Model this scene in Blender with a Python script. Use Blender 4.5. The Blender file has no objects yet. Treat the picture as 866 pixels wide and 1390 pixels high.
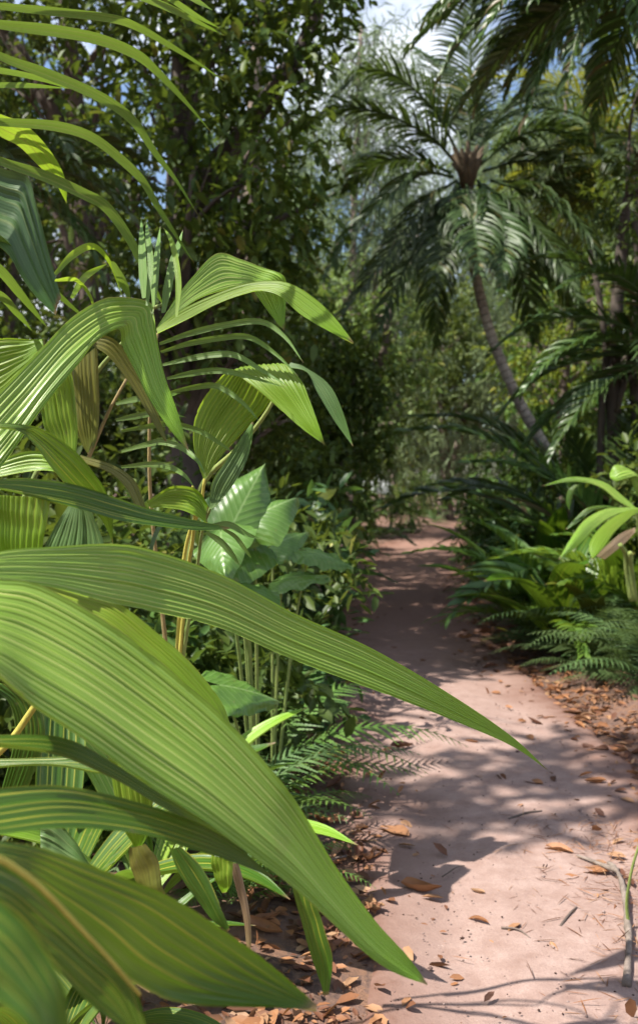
import bpy, math, random
import numpy as np
from mathutils import Vector, Matrix, noise

C = bpy.context.scene.collection
SC = bpy.context.scene
R = math.radians
rng = np.random.default_rng(7)
random.seed(7)

# ------------------------------------------------------------------ camera numbers
FPX, HY, CX, EYE = 1264.0, 660.0, 433.0, 1.5


def P(px, py, d):
    return Vector(((px - CX) / FPX * d, d, EYE - (py - HY) / FPX * d))


def G(px, py):
    d = FPX * EYE / (py - HY)
    return Vector(((px - CX) / FPX * d, d, 0.0))


def X(px, d):
    return (px - CX) / FPX * d


def Z(py, d):
    return EYE - (py - HY) / FPX * d


# ------------------------------------------------------------------ mesh helpers
class MB:
    def __init__(self):
        self.v, self.f, self.uv = [], [], []

    def grid(self, rows, uvs):
        """rows: list of lists of points, uvs the same shape"""
        b = len(self.v)
        n = len(rows[0])
        for r, u in zip(rows, uvs):
            self.v.extend(r)
            self.uv.extend(u)
        for i in range(len(rows) - 1):
            for j in range(n - 1):
                a = b + i * n + j
                self.f.append((a, a + 1, a + n + 1, a + n))

    def tube(self, pts, radii, sides=8, cap=True):
        pts = [Vector(p) for p in pts]
        b = len(self.v)
        n = len(pts)
        t0 = (pts[1] - pts[0]).normalized()
        ref = Vector((1, 0, 0)) if abs(t0.x) < .8 else Vector((0, 1, 0))
        nx = t0.cross(ref).normalized()
        L = 0
        for i in range(n):
            t = (pts[min(i + 1, n - 1)] - pts[max(i - 1, 0)]).normalized()
            nx = (nx - t * nx.dot(t)).normalized()
            ny = t.cross(nx)
            if i:
                L += (pts[i] - pts[i - 1]).length
            for k in range(sides):
                a = 2 * math.pi * k / sides
                self.v.append(pts[i] + (nx * math.cos(a) + ny * math.sin(a)) * radii[i])
                self.uv.append((L, k / sides))
        for i in range(n - 1):
            for k in range(sides):
                k2 = (k + 1) % sides
                a = b + i * sides
                self.f.append((a + k, a + k2, a + sides + k2, a + sides + k))
        if cap:
            self.f.append(tuple(b + (n - 1) * sides + k for k in range(sides)))
            self.f.append(tuple(b + sides - 1 - k for k in range(sides)))

    def strip(self, pts, widths, across, fold=0.15, uvw=1.0, curl=None):
        """a leaflet: three points across, folded along its midrib"""
        rows, uvs = [], []
        n = len(pts)
        for i in range(n):
            t = (pts[min(i + 1, n - 1)] - pts[max(i - 1, 0)]).normalized()
            a = across[i] if isinstance(across, list) else across
            a = a - t * a.dot(t)
            a = a.normalized() if a.length > 1e-6 else t.orthogonal().normalized()
            nn = t.cross(a)
            w = widths[i] * .5
            rows.append([pts[i] - a * w + nn * w * fold, pts[i].copy(), pts[i] + a * w + nn * w * fold])
            s = i / (n - 1)
            uvs.append([(s, 0.0), (s, uvw * .5), (s, uvw)])
        self.grid(rows, uvs)

    def mesh(self, name, origin=None):
        me = bpy.data.meshes.new(name)
        vs = self.v
        if origin is not None:
            vs = [p - origin for p in vs]
        me.from_pydata([tuple(p) for p in vs], [], self.f)
        if self.uv:
            uvl = me.uv_layers.new(name='UVMap')
            li = np.empty(len(me.loops), dtype=np.int32)
            me.loops.foreach_get('vertex_index', li)
            uvl.data.foreach_set('uv', np.asarray(self.uv, dtype=np.float32)[li].ravel())
        me.polygons.foreach_set('use_smooth', [True] * len(me.polygons))
        me.update()
        return me


def link(name, me, mat, parent=None):
    o = bpy.data.objects.new(name, me)
    C.objects.link(o)
    if mat is not None and len(me.materials) == 0:
        me.materials.append(mat)
    if parent is not None:
        o.parent = parent
    return o


def part(name, mb, mat, parent):
    """world-space mesh builder -> child of an unrotated Empty"""
    return link(name, mb.mesh(name, root_of(parent)), mat, parent)


def root_of(o):
    loc = Vector((0, 0, 0))
    while o is not None:
        loc += o.location
        o = o.parent
    return loc


def tag(o, label, cat, group=None):
    o['label'] = label
    o['category'] = cat
    if group:
        o['group'] = group
    return o


def thing(name, label, cat, loc, rz=0.0, group=None, sc=1.0):
    o = bpy.data.objects.new(name, None)
    o.empty_display_size = .1
    C.objects.link(o)
    o.location = loc
    o.rotation_euler = (0, 0, rz)
    o.scale = (sc, sc, sc)
    return tag(o, label, cat, group)


def struct(o, kind='structure'):
    o['kind'] = kind
    return o


def catmull(pts, n):
    """pts: list of tuples/Vectors -> n points through them"""
    A = np.array([list(p) for p in pts], dtype=float)
    A = np.vstack([2 * A[0] - A[1], A, 2 * A[-1] - A[-2]])
    m = len(pts) - 1
    out = []
    for i in range(n):
        s = i / (n - 1) * m
        k = min(int(s), m - 1)
        t = s - k
        p0, p1, p2, p3 = A[k], A[k + 1], A[k + 2], A[k + 3]
        out.append(.5 * ((2 * p1) + (p2 - p0) * t + (2 * p0 - 5 * p1 + 4 * p2 - p3) * t * t + (3 * p1 - p0 - 3 * p2 + p3) * t ** 3))
    return [Vector(p) for p in out]


# ------------------------------------------------------------------ materials
def new_mat(name):
    m = bpy.data.materials.new(name)
    m.use_nodes = True
    nt = m.node_tree
    nt.nodes.clear()
    return m, nt, nt.nodes, nt.links


def rgba(c):
    return (c[0], c[1], c[2], 1)


def mixcol(nt, fac, a, b, mode='MIX'):
    n = nt.nodes.new('ShaderNodeMix')
    n.data_type = 'RGBA'
    n.blend_type = mode
    for sock, val in ((n.inputs[0], fac), (n.inputs[6], a), (n.inputs[7], b)):
        if isinstance(val, (int, float)):
            sock.default_value = val
        elif isinstance(val, tuple):
            sock.default_value = rgba(val)
        else:
            nt.links.new(val, sock)
    return n.outputs[2]


def math_(nt, op, a, b=None, c=None):
    n = nt.nodes.new('ShaderNodeMath')
    n.operation = op
    for i, val in enumerate((a, b, c)):
        if val is None:
            continue
        if isinstance(val, (int, float)):
            n.inputs[i].default_value = val
        else:
            nt.links.new(val, n.inputs[i])
    return n.outputs[0]


def maprange(nt, x, a, b, c, d):
    n = nt.nodes.new('ShaderNodeMapRange')
    nt.links.new(x, n.inputs[0])
    for i, v in enumerate((a, b, c, d)):
        n.inputs[i + 1].default_value = v
    return n.outputs[0]


def noise_(nt, vec, scale, detail=3, rough=.55):
    n = nt.nodes.new('ShaderNodeTexNoise')
    n.inputs['Scale'].default_value = scale
    n.inputs['Detail'].default_value = detail
    n.inputs['Roughness'].default_value = rough
    if vec is not None:
        nt.links.new(vec, n.inputs['Vector'])
    return n.outputs['Fac']


def leaf_shader(nt, col, transcol, trans, rough, spec=.5, normal=None):
    N, L = nt.nodes, nt.links
    p = N.new('ShaderNodeBsdfPrincipled')
    t = N.new('ShaderNodeBsdfTranslucent')
    mx = N.new('ShaderNodeMixShader')
    out = N.new('ShaderNodeOutputMaterial')
    L.new(col, p.inputs['Base Color'])
    if isinstance(rough, float):
        p.inputs['Roughness'].default_value = rough
    else:
        L.new(rough, p.inputs['Roughness'])
    p.inputs['Specular IOR Level'].default_value = spec
    L.new(transcol, t.inputs['Color'])
    mx.inputs[0].default_value = trans
    L.new(p.outputs[0], mx.inputs[1])
    L.new(t.outputs[0], mx.inputs[2])
    if normal is not None:
        L.new(normal, p.inputs['Normal'])
    L.new(mx.outputs[0], out.inputs['Surface'])


def pleated_mat(name, base, light, rib, trans=.3, rough=.34, yellow=(.20, .30, .02), spots=.5, fine=5.0):
    """blade with parallel veins: UV x along the leaf, UV y counts pleats"""
    m, nt, N, L = new_mat(name)
    uv = N.new('ShaderNodeUVMap')
    sep = N.new('ShaderNodeSeparateXYZ')
    L.new(uv.outputs[0], sep.inputs[0])
    v = sep.outputs[1]
    d = math_(nt, 'PINGPONG', v, .5)                 # 0 at a rib, .5 between ribs
    ribm = maprange(nt, d, .03, .10, 1, 0)
    vf = math_(nt, 'PINGPONG', math_(nt, 'MULTIPLY', v, fine), .5)
    finem = maprange(nt, vf, 0, .5, 1, 0)
    comb = N.new('ShaderNodeCombineXYZ')
    L.new(math_(nt, 'MULTIPLY', sep.outputs[0], 3.0), comb.inputs[0])
    L.new(math_(nt, 'MULTIPLY', v, 1.3), comb.inputs[1])
    oi = N.new('ShaderNodeObjectInfo')
    L.new(math_(nt, 'MULTIPLY', oi.outputs['Random'], 31.0), comb.inputs[2])
    streak = noise_(nt, comb.outputs[0], 1.6, 4)
    # every rib has its own strength
    comb2 = N.new('ShaderNodeCombineXYZ')
    L.new(math_(nt, 'ROUND', v), comb2.inputs[1])
    L.new(math_(nt, 'MULTIPLY', sep.outputs[0], 1.5), comb2.inputs[0])
    L.new(oi.outputs['Random'], comb2.inputs[2])
    ribvar = maprange(nt, noise_(nt, comb2.outputs[0], 1.7, 1), .4, .6, .15, .85)
    col = mixcol(nt, maprange(nt, streak, .3, .7, 0, 1), base, light)
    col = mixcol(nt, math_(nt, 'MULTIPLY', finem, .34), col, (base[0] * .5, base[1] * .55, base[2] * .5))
    col = mixcol(nt, math_(nt, 'MULTIPLY', ribm, ribvar), col, rib)
    tc = N.new('ShaderNodeTexCoord')
    blotch = noise_(nt, tc.outputs['Object'], 60, 2, .5)
    bl = maprange(nt, blotch, .70, .76, 0, spots)
    col = mixcol(nt, bl, col, (.16, .13, .06))
    bl2 = maprange(nt, noise_(nt, tc.outputs['Object'], 16, 4, .6), .66, .74, 0, spots * .55)
    col = mixcol(nt, bl2, col, (.24, .22, .08))
    big = noise_(nt, tc.outputs['Object'], 5, 3)
    col = mixcol(nt, maprange(nt, big, .35, .7, 0, .35), col, (light[0] * 1.25, light[1] * 1.1, light[2] * .9))
    tipm = maprange(nt, math_(nt, 'ADD', sep.outputs[0], math_(nt, 'MULTIPLY', math_(nt, 'SUBTRACT', big, .5), .5)), .5, 1.0, 0, .75)
    col = mixcol(nt, tipm, col, (base[0] * 1.05, base[1] * 1.25, base[2] * .5))
    groove_shade = maprange(nt, d, .36, .5, 0, .32)  # shade in the pleat hollows, put into the colour
    col = mixcol(nt, groove_shade, col, (base[0] * .45, base[1] * .5, base[2] * .45))
    col = mixcol(nt, maprange(nt, math_(nt, 'ADD', sep.outputs[0], math_(nt, 'MULTIPLY', streak, .04)), .985, 1.01, 0, .9), col, (.20, .12, .06))
    tcol = mixcol(nt, .5, col, yellow)
    tcol = mixcol(nt, math_(nt, 'MULTIPLY', ribm, .6), tcol, (.05, .07, .01))
    bump = N.new('ShaderNodeBump')
    bump.inputs['Strength'].default_value = .35
    bump.inputs['Distance'].default_value = .001
    h = math_(nt, 'ADD', finem, math_(nt, 'MULTIPLY', ribm, 1.5))
    L.new(h, bump.inputs['Height'])
    rg = maprange(nt, streak, .3, .7, rough - .04, rough + .12)
    leaf_shader(nt, col, tcol, trans, rg, .5, bump.outputs[0])
    return m


def foliage_mat(name, dark, light, trans=.3, rough=.45, yellow=None, odd=None, oddf=.04, spec=.28):
    """mass foliage: every leaf its own shade"""
    m, nt, N, L = new_mat(name)
    g = N.new('ShaderNodeNewGeometry')
    oi = N.new('ShaderNodeObjectInfo')
    r = g.outputs['Random Per Island']
    col = mixcol(nt, r, dark, light)
    hs = N.new('ShaderNodeHueSaturation')
    L.new(col, hs.inputs['Color'])
    L.new(maprange(nt, oi.outputs['Random'], 0, 1, .485, .515), hs.inputs['Hue'])
    L.new(maprange(nt, oi.outputs['Random'], 0, 1, .8, 1.2), hs.inputs['Value'])
    col = hs.outputs[0]
    if odd:
        r2 = math_(nt, 'FRACT', math_(nt, 'MULTIPLY', r, 37.7))
        col = mixcol(nt, math_(nt, 'LESS_THAN', r2, oddf), col, odd)
    ye = yellow or (light[0] * 2.2, light[1] * 1.9, light[2] * .6)
    tcol = mixcol(nt, .55, col, ye)
    leaf_shader(nt, col, tcol, trans, rough, spec)
    return m


def bark_mat(name, a, b, scale=8.0, rings=0.0, stretch=.25):
    m, nt, N, L = new_mat(name)
    tc = N.new('ShaderNodeTexCoord')
    mp = N.new('ShaderNodeMapping')
    mp.inputs['Scale'].default_value = (1, 1, stretch)
    L.new(tc.outputs['Object'], mp.inputs[0])
    n1 = noise_(nt, mp.outputs[0], scale, 6, .65)
    n2 = noise_(nt, tc.outputs['Object'], 2.2, 3)
    col = mixcol(nt, maprange(nt, n1, .35, .65, 0, 1), a, b)
    col = mixcol(nt, maprange(nt, n2, .5, .7, 0, .45), col, (b[0] * 1.25, b[1] * 1.3, b[2] * 1.2))
    h = n1
    if rings:
        uv = N.new('ShaderNodeUVMap')
        sep = N.new('ShaderNodeSeparateXYZ')
        L.new(uv.outputs[0], sep.inputs[0])
        rr = math_(nt, 'PINGPONG', math_(nt, 'ADD', math_(nt, 'MULTIPLY', sep.outputs[0], rings), math_(nt, 'MULTIPLY', n2, .8)), .5)
        rm = maprange(nt, rr, 0, .12, 1, 0)
        col = mixcol(nt, math_(nt, 'MULTIPLY', rm, .7), col, (a[0] * .5, a[1] * .5, a[2] * .5))
        h = math_(nt, 'SUBTRACT', n1, rm)
    p = N.new('ShaderNodeBsdfPrincipled')
    o = N.new('ShaderNodeOutputMaterial')
    L.new(col, p.inputs['Base Color'])
    p.inputs['Roughness'].default_value = .85
    bump = N.new('ShaderNodeBump')
    bump.inputs['Strength'].default_value = .7
    bump.inputs['Distance'].default_value = .02
    L.new(h, bump.inputs['Height'])
    L.new(bump.outputs[0], p.inputs['Normal'])
    L.new(p.outputs[0], o.inputs[0])
    return m


M = {}
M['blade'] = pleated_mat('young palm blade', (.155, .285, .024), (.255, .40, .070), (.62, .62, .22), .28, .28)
M['blade_lit'] = pleated_mat('backlit yellow green blade', (.16, .28, .02), (.23, .37, .045), (.46, .48, .08), .52, .36, (.36, .48, .02))  # lit copy of the blade: sun shining through is put into the colour
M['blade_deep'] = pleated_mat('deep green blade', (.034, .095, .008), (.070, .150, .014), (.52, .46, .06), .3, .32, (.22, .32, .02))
M['blade_blue'] = pleated_mat('waxy blue green blade', (.075, .15, .045), (.13, .22, .08), (.20, .26, .10), .3, .42, (.22, .34, .02))
M['blade_dead'] = pleated_mat('dry brown blade', (.16, .10, .06), (.26, .19, .12), (.32, .26, .16), .2, .6, (.3, .2, .05))
M['blade_olive'] = pleated_mat('ageing olive blade', (.10, .115, .022), (.16, .16, .03), (.25, .20, .05), .3, .4, (.30, .26, .02))
M['strap'] = pleated_mat('palm leaflet', (.09, .18, .032), (.145, .25, .06), (.30, .34, .12), .3, .42, (.26, .38, .02), .4, 7.0)
M['strap_shaded'] = pleated_mat('shaded palm leaflet', (.04, .09, .025), (.065, .13, .04), (.12, .17, .05), .25, .34, (.15, .22, .02), .4, 7.0)  # darker copy of the leaflet, its shade put into the colour
M['petiole'] = bark_mat('yellow petiole', (.30, .27, .04), (.44, .38, .07), 20)
M['petiole_brown'] = bark_mat('brown petiole', (.15, .105, .04), (.27, .20, .08), 20)
M['petiole_green'] = bark_mat('green petiole', (.10, .15, .03), (.20, .24, .06), 20)
M['frond'] = foliage_mat('coconut leaflets', (.030, .058, .016), (.070, .108, .034), .28, .44, (.15, .22, .02), (.14, .12, .04), .03, .35)
M['frond_under'] = foliage_mat('understory palm leaflets', (.032, .070, .016), (.075, .130, .030), .25, .38, (.11, .18, .02), (.12, .09, .04), .05, .45)
M['frond_sunlit'] = foliage_mat('sunlit yellow palm leaflets', (.10, .13, .02), (.19, .21, .03), .42, .4, (.42, .40, .02), (.25, .15, .03), .05)  # yellow sunlight on the fronds put into the leaflet colour
M['frond_bright'] = foliage_mat('bright palm leaflets', (.065, .125, .018), (.12, .19, .030), .35, .42, (.25, .36, .02))
M['fern'] = foliage_mat('fern', (.060, .11, .036), (.115, .18, .065), .3, .5, (.17, .26, .05))
M['fern_bright'] = foliage_mat('bright fern', (.07, .15, .03), (.12, .22, .05), .35, .45, (.25, .38, .03))
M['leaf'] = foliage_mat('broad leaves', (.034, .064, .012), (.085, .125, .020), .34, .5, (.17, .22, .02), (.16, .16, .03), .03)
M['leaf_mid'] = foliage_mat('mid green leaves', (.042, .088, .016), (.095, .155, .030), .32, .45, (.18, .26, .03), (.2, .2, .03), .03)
M['leaf_far_hazy'] = foliage_mat('far leaves', (.075, .12, .028), (.17, .23, .06), .38, .5, (.22, .28, .04), (.22, .22, .05), .05)  # lightened for distance: haze put into the leaf colour
M['leaf_sunlit'] = foliage_mat('yellow leaves', (.07, .115, .018), (.165, .20, .03), .4, .5, (.32, .38, .03), (.26, .24, .04), .08)  # yellow tone is sunlight on the crown, put into the leaf colour
M['leaf_shrub'] = foliage_mat('glossy shrub leaves', (.035, .095, .026), (.075, .165, .05), .3, .46, (.16, .28, .03), (.40, .42, .06), .08, .5)
M['needle'] = foliage_mat('feathery needles', (.14, .18, .09), (.26, .32, .17), .48, .6, (.22, .28, .12))  # paled with distance, haze put into the needle colour
M['stem'] = bark_mat('green stem', (.06, .09, .02), (.12, .15, .04), 18)
M['bark'] = bark_mat('dark bark', (.035, .026, .020), (.085, .065, .050), 9)
M['bark_pale'] = bark_mat('pale bark', (.14, .10, .085), (.30, .23, .20), 8)
M['bark_palm'] = bark_mat('ringed palm bark', (.20, .155, .125), (.42, .36, .31), 9, rings=9.0, stretch=1)
M['bark_brown'] = bark_mat('brown bark', (.06, .042, .034), (.15, .11, .09), 8)
M['fibre'] = bark_mat('palm fibre', (.05, .035, .02), (.12, .08, .042), 25)
M['wood_dry'] = bark_mat('dry grey wood', (.10, .075, .06), (.24, .19, .16), 22, stretch=1)


def taro_mat():
    m, nt, N, L = new_mat('taro leaf')
    uv = N.new('ShaderNodeUVMap')
    sep = N.new('ShaderNodeSeparateXYZ')
    L.new(uv.outputs[0], sep.inputs[0])
    mid = maprange(nt, math_(nt, 'ABSOLUTE', sep.outputs[1]), .012, .04, 1, 0)
    side = math_(nt, 'PINGPONG', math_(nt, 'MULTIPLY', math_(nt, 'SUBTRACT', sep.outputs[0], math_(nt, 'MULTIPLY', math_(nt, 'ABSOLUTE', sep.outputs[1]), .6)), 8.0), .5)
    sv = maprange(nt, side, .02, .08, 1, 0)
    vein = math_(nt, 'MAXIMUM', mid, math_(nt, 'MULTIPLY', sv, .6))
    tc = N.new('ShaderNodeTexCoord')
    n = noise_(nt, tc.outputs['Object'], 9, 3)
    col = mixcol(nt, n, (.055, .130, .018), (.115, .215, .040))
    col = mixcol(nt, maprange(nt, noise_(nt, tc.outputs['Object'], 26, 4, .6), .64, .72, 0, .6), col, (.20, .19, .06))
    col = mixcol(nt, math_(nt, 'MULTIPLY', vein, .55), col, (.24, .34, .13))
    tcol = mixcol(nt, .5, col, (.2, .36, .04))
    bump = N.new('ShaderNodeBump')
    bump.inputs['Strength'].default_value = .35
    bump.inputs['Distance'].default_value = .006
    L.new(math_(nt, 'MULTIPLY', math_(nt, 'ADD', side, math_(nt, 'MULTIPLY', n, .5)), 1.0), bump.inputs['Height'])
    leaf_shader(nt, col, tcol, .25, .36, .45, bump.outputs[0])
    return m


M['taro'] = taro_mat()


def dry_leaf_mat():
    m, nt, N, L = new_mat('dry fallen leaf')
    oi = N.new('ShaderNodeObjectInfo')
    g = N.new('ShaderNodeNewGeometry')
    tc = N.new('ShaderNodeTexCoord')
    n = noise_(nt, tc.outputs['Object'], 18, 4)
    rnd = math_(nt, 'FRACT', math_(nt, 'ADD', oi.outputs['Random'], g.outputs['Random Per Island']))
    ramp = N.new('ShaderNodeValToRGB')
    L.new(rnd, ramp.inputs[0])
    e = ramp.color_ramp.elements
    e[0].position, e[0].color = 0, (.075, .030, .020, 1)
    e[1].position, e[1].color = 1, (.42, .26, .15, 1)
    for p_, c_ in ((.25, (.16, .065, .035, 1)), (.5, (.30, .13, .055, 1)), (.75, (.36, .17, .08, 1))):
        x = e.new(p_)
        x.color = c_
    col = mixcol(nt, maprange(nt, n, .3, .7, 0, .5), ramp.outputs[0], (.10, .05, .03))
    tcol = mixcol(nt, .4, col, (.45, .2, .04))
    leaf_shader(nt, col, tcol, .15, .6, .3)
    return m


M['dry'] = dry_leaf_mat()


def soil_mats():
    m, nt, N, L = new_mat('leafy soil')
    tc = N.new('ShaderNodeTexCoord')
    o = tc.outputs['Object']
    n1 = noise_(nt, o, 3.0, 5)
    n2 = noise_(nt, o, 38, 5, .7)
    vo = N.new('ShaderNodeTexVoronoi')
    vo.inputs['Scale'].default_value = 16
    L.new(o, vo.inputs['Vector'])
    col = mixcol(nt, maprange(nt, n1, .3, .7, 0, 1), (.060, .036, .028), (.15, .085, .065))
    col = mixcol(nt, maprange(nt, n2, .45, .7, 0, .7), col, (.24, .13, .08))
    hs = N.new('ShaderNodeSeparateColor')
    L.new(vo.outputs['Color'], hs.inputs[0])
    col = mixcol(nt, math_(nt, 'MULTIPLY', math_(nt, 'GREATER_THAN', hs.outputs[0], .6), .5), col, (.20, .10, .055))
    p = N.new('ShaderNodeBsdfPrincipled')
    out = N.new('ShaderNodeOutputMaterial')
    L.new(col, p.inputs['Base Color'])
    p.inputs['Roughness'].default_value = .95
    b = N.new('ShaderNodeBump')
    b.inputs['Strength'].default_value = .8
    b.inputs['Distance'].default_value = .02
    L.new(math_(nt, 'ADD', n2, math_(nt, 'MULTIPLY', vo.outputs['Distance'], .6)), b.inputs['Height'])
    L.new(b.outputs[0], p.inputs['Normal'])
    L.new(p.outputs[0], out.inputs[0])
    M['soil'] = m

    m, nt, N, L = new_mat('pink sandy track')
    tc = N.new('ShaderNodeTexCoord')
    o = tc.outputs['Object']
    uv = N.new('ShaderNodeUVMap')
    sep = N.new('ShaderNodeSeparateXYZ')
    L.new(uv.outputs[0], sep.inputs[0])
    e = math_(nt, 'ABSOLUTE', sep.outputs[1])            # 0 centre, 1 edge
    n1 = noise_(nt, o, 1.3, 5, .6)
    n2 = noise_(nt, o, 9, 6, .7)
    n3 = noise_(nt, o, 140, 4, .7)
    n4 = noise_(nt, o, 45, 3, .6)
    sand = mixcol(nt, maprange(nt, n2, .3, .7, 0, 1), (.235, .150, .122), (.37, .268, .232))
    sand = mixcol(nt, maprange(nt, n3, .3, .7, 0, .55), sand, (.20, .132, .115))
    edge = math_(nt, 'ADD', e, math_(nt, 'MULTIPLY', math_(nt, 'SUBTRACT', n1, .5), 1.5))
    edge = math_(nt, 'ADD', edge, math_(nt, 'MULTIPLY', math_(nt, 'SUBTRACT', n2, .5), .9))
    col = mixcol(nt, maprange(nt, edge, .45, 1.0, 0, .9), sand, (.125, .060, .042))
    # the track is redder earth farther along
    col = mixcol(nt, maprange(nt, sep.outputs[0], 6.5, 10.5, 0, .7), col, (.20, .105, .075))
    # dark crumbs and small debris
    col = mixcol(nt, maprange(nt, n4, .68, .74, 0, .75), col, (.11, .06, .045))
    col = mixcol(nt, maprange(nt, n4, .22, .27, .5, 0), col, (.46, .38, .34))
    p = N.new('ShaderNodeBsdfPrincipled')
    out = N.new('ShaderNodeOutputMaterial')
    L.new(col, p.inputs['Base Color'])
    p.inputs['Roughness'].default_value = .95
    p.inputs['Specular IOR Level'].default_value = .2
    b = N.new('ShaderNodeBump')
    b.inputs['Strength'].default_value = .55
    b.inputs['Distance'].default_value = .012
    L.new(math_(nt, 'ADD', math_(nt, 'MULTIPLY', n3, .35), math_(nt, 'ADD', n2, math_(nt, 'MULTIPLY', n4, .5))), b.inputs['Height'])
    L.new(b.outputs[0], p.inputs['Normal'])
    L.new(p.outputs[0], out.inputs[0])
    M['path'] = m


soil_mats()
M['grit'] = foliage_mat('grit', (.08, .045, .035), (.34, .26, .23), .0, .9, (.1, .06, .05), (.05, .028, .022), .35, .1)

# ------------------------------------------------------------------ ground and path
EDGE = [  # y distance, left x, right x
    (-3, .1, 1.9), (1.0, .1, 1.8), (2.6, .08, 1.6), (3.3, .12, 1.5), (4.0, .10, 1.6), (5.0, .0, 1.75), (5.6, -.02, 1.75), (7.9, .0, 1.72), (10, .12, 1.78), (13.5, .38, 2.2),
    (19, .80, 3.1), (23.7, 1.45, 3.75), (29, 2.7, 4.65), (34.5, 4.3, 6.2), (42, 7.4, 9.6), (55, 14, 16.5)]


def edges_at(y):
    ys = [e[0] for e in EDGE]
    return float(np.interp(y, ys, [e[1] for e in EDGE])), float(np.interp(y, ys, [e[2] for e in EDGE]))


def ground_z(x, y):
    l, r = edges_at(y)
    off = max(l - x, x - r)
    h = noise.noise(Vector((x * .8, y * .8, 0))) * .05
    k = min(max((off + .25) / .9, 0), 1)
    return -.03 * (1 - k) + k * (.05 + h + min(max(off, 0), 6) * .03)


xs = np.concatenate([[-140, -80, -45, -25, -15], np.arange(-10, 14, .2), [16, 22, 30, 50, 80, 140]])
ys = np.concatenate([[-60, -20, -8], np.arange(-4, 12, .2), np.arange(12, 50, .6), [55, 65, 80, 110, 160]])
mb = MB()
mb.grid([[Vector((x, y, ground_z(x, y))) for x in xs] for y in ys], [[(x, y) for x in xs] for y in ys])
struct(link('ground', mb.mesh('ground'), M['soil']))

mb = MB()
rows, uvs = [], []
yy = list(np.arange(-3, 12, .07)) + list(np.arange(12, 55, .3))
for y in yy:
    l, r = edges_at(y)
    w = r - l
    c = (l + r) / 2
    row, u = [], []
    for j in range(49):
        t = -1.18 + 2.36 * j / 48
        x = c + t * w / 2
        a = abs(t)
        z = .012 + .012 * noise.noise(Vector((x * 2.2, y * 1.2, 3))) + .006 * noise.noise(Vector((x * 9, y * 9, 5)))
        z -= .018 * math.exp(-((a - .5) / .16) ** 2)             # two worn wheel tracks
        if a > .85:
            z -= ((a - .85) / .33) ** 1.5 * .16
            z += min(1, (a - .85) / .1) * (.030 * noise.noise(Vector((x * 5, y * 5, 8))) + .018 * noise.noise(Vector((x * 14, y * 14, 9))))
        row.append(Vector((x, y, z)))
        u.append((y, t))
    rows.append(row)
    uvs.append(u)
mb.grid(rows, uvs)
struct(link('dirt_path', mb.mesh('dirt_path'), M['path']))


def path_z(x, y):
    return .012 + .012 * noise.noise(Vector((x * 2.2, y * 1.2, 3)))


def surf_z(x, y):
    l, r = edges_at(y)
    return max(ground_z(x, y), path_z(x, y) - .01) if l < x < r else ground_z(x, y) + .004


# ------------------------------------------------------------------ traced pleated blades
def blade_rows(e1, e2, n, amp, bulge, seed=0, nl=64, pp=4, wob=.006):
    """two edges in world space (lists of Vector) -> pleated surface rows"""
    a = catmull(e1, nl)
    b = catmull(e2, nl)
    rows, uvs = [], []
    nv = n * pp
    rj = random.Random(seed * 7 + 1)
    wid = [rj.uniform(.55, 1.45) for _ in range(n)]
    cum = [0]
    for q in wid:
        cum.append(cum[-1] + q)
    vpos = []
    for j in range(nv + 1):
        k, f = min(j // pp, n - 1), 0
        f = j / pp - k
        vpos.append((cum[k] + wid[k] * f) / cum[-1])
    hgt = [rj.uniform(.5, 1.3) for _ in range(n + 1)]
    prev = None
    for i in range(nl):
        i0, i1 = max(i - 1, 0), min(i + 1, nl - 1)
        t = ((a[i1] + b[i1]) - (a[i0] + b[i0])).normalized()
        w = b[i] - a[i]
        wl = w.length
        nn = t.cross(w)
        if nn.length < 1e-9:
            nn = prev if prev is not None else Vector((0, 0, 1))
        nn = nn.normalized()
        if prev is not None and nn.dot(prev) < -.2 and wl < .004:
            nn = prev
        prev = nn
        row, u = [], []
        s = i / (nl - 1)
        env = min(1, s / .06) * .5 + .5
        for j in range(nv + 1):
            v = vpos[j]
            vi = j / pp
            ph = vi % 1.0
            tri = 1 - abs(2 * ph - 1)
            ed = 0.
            if wl > .015 and (j == 0 or j == nv):
                ed = max(0, noise.noise(Vector((s * 38, seed + (5 if j else 0), 1))) - .12) * .035 + .004 * noise.noise(Vector((s * 150, seed, j)))
            p = a[i].lerp(b[i], v + (ed if j == 0 else -ed))
            off = bulge * wl * 4 * v * (1 - v)
            off += amp * (wl / n) * (tri - .5) * env * hgt[min(int(vi), n)]
            off += wob * noise.noise(Vector((s * 3.1 + seed, v * 1.3, seed * .37))) * min(1, wl / .05)
            row.append(p + nn * off)
            u.append((s, vi))
        rows.append(row)
        uvs.append(u)
    return rows, uvs


def PP(lst, d):
    """pixel pairs with depth: d a number or (start, end) or a list"""
    n = len(lst)
    if isinstance(d, (int, float)):
        d = [d] * n
    elif isinstance(d, tuple):
        d = [d[0] + (d[1] - d[0]) * i / (n - 1) for i in range(n)]
    return [P(q[0], q[1], dd) for q, dd in zip(lst, d)]


def zz(lst, ox, oy, s):
    return [(ox + q[0] / s, oy + q[1] / s) for q in lst]


def blade(parent, name, e1, e2, d1, d2, n, mat, amp=.5, bulge=.06, seed=0, label=None, **kw):
    mb = MB()
    r, u = blade_rows(PP(e1, d1), PP(e2, d2), n, amp, bulge, seed, **kw)
    mb.grid(r, u)
    o = part(name, mb, M[mat], parent)
    if label:
        o['label'] = label
    return o


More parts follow.
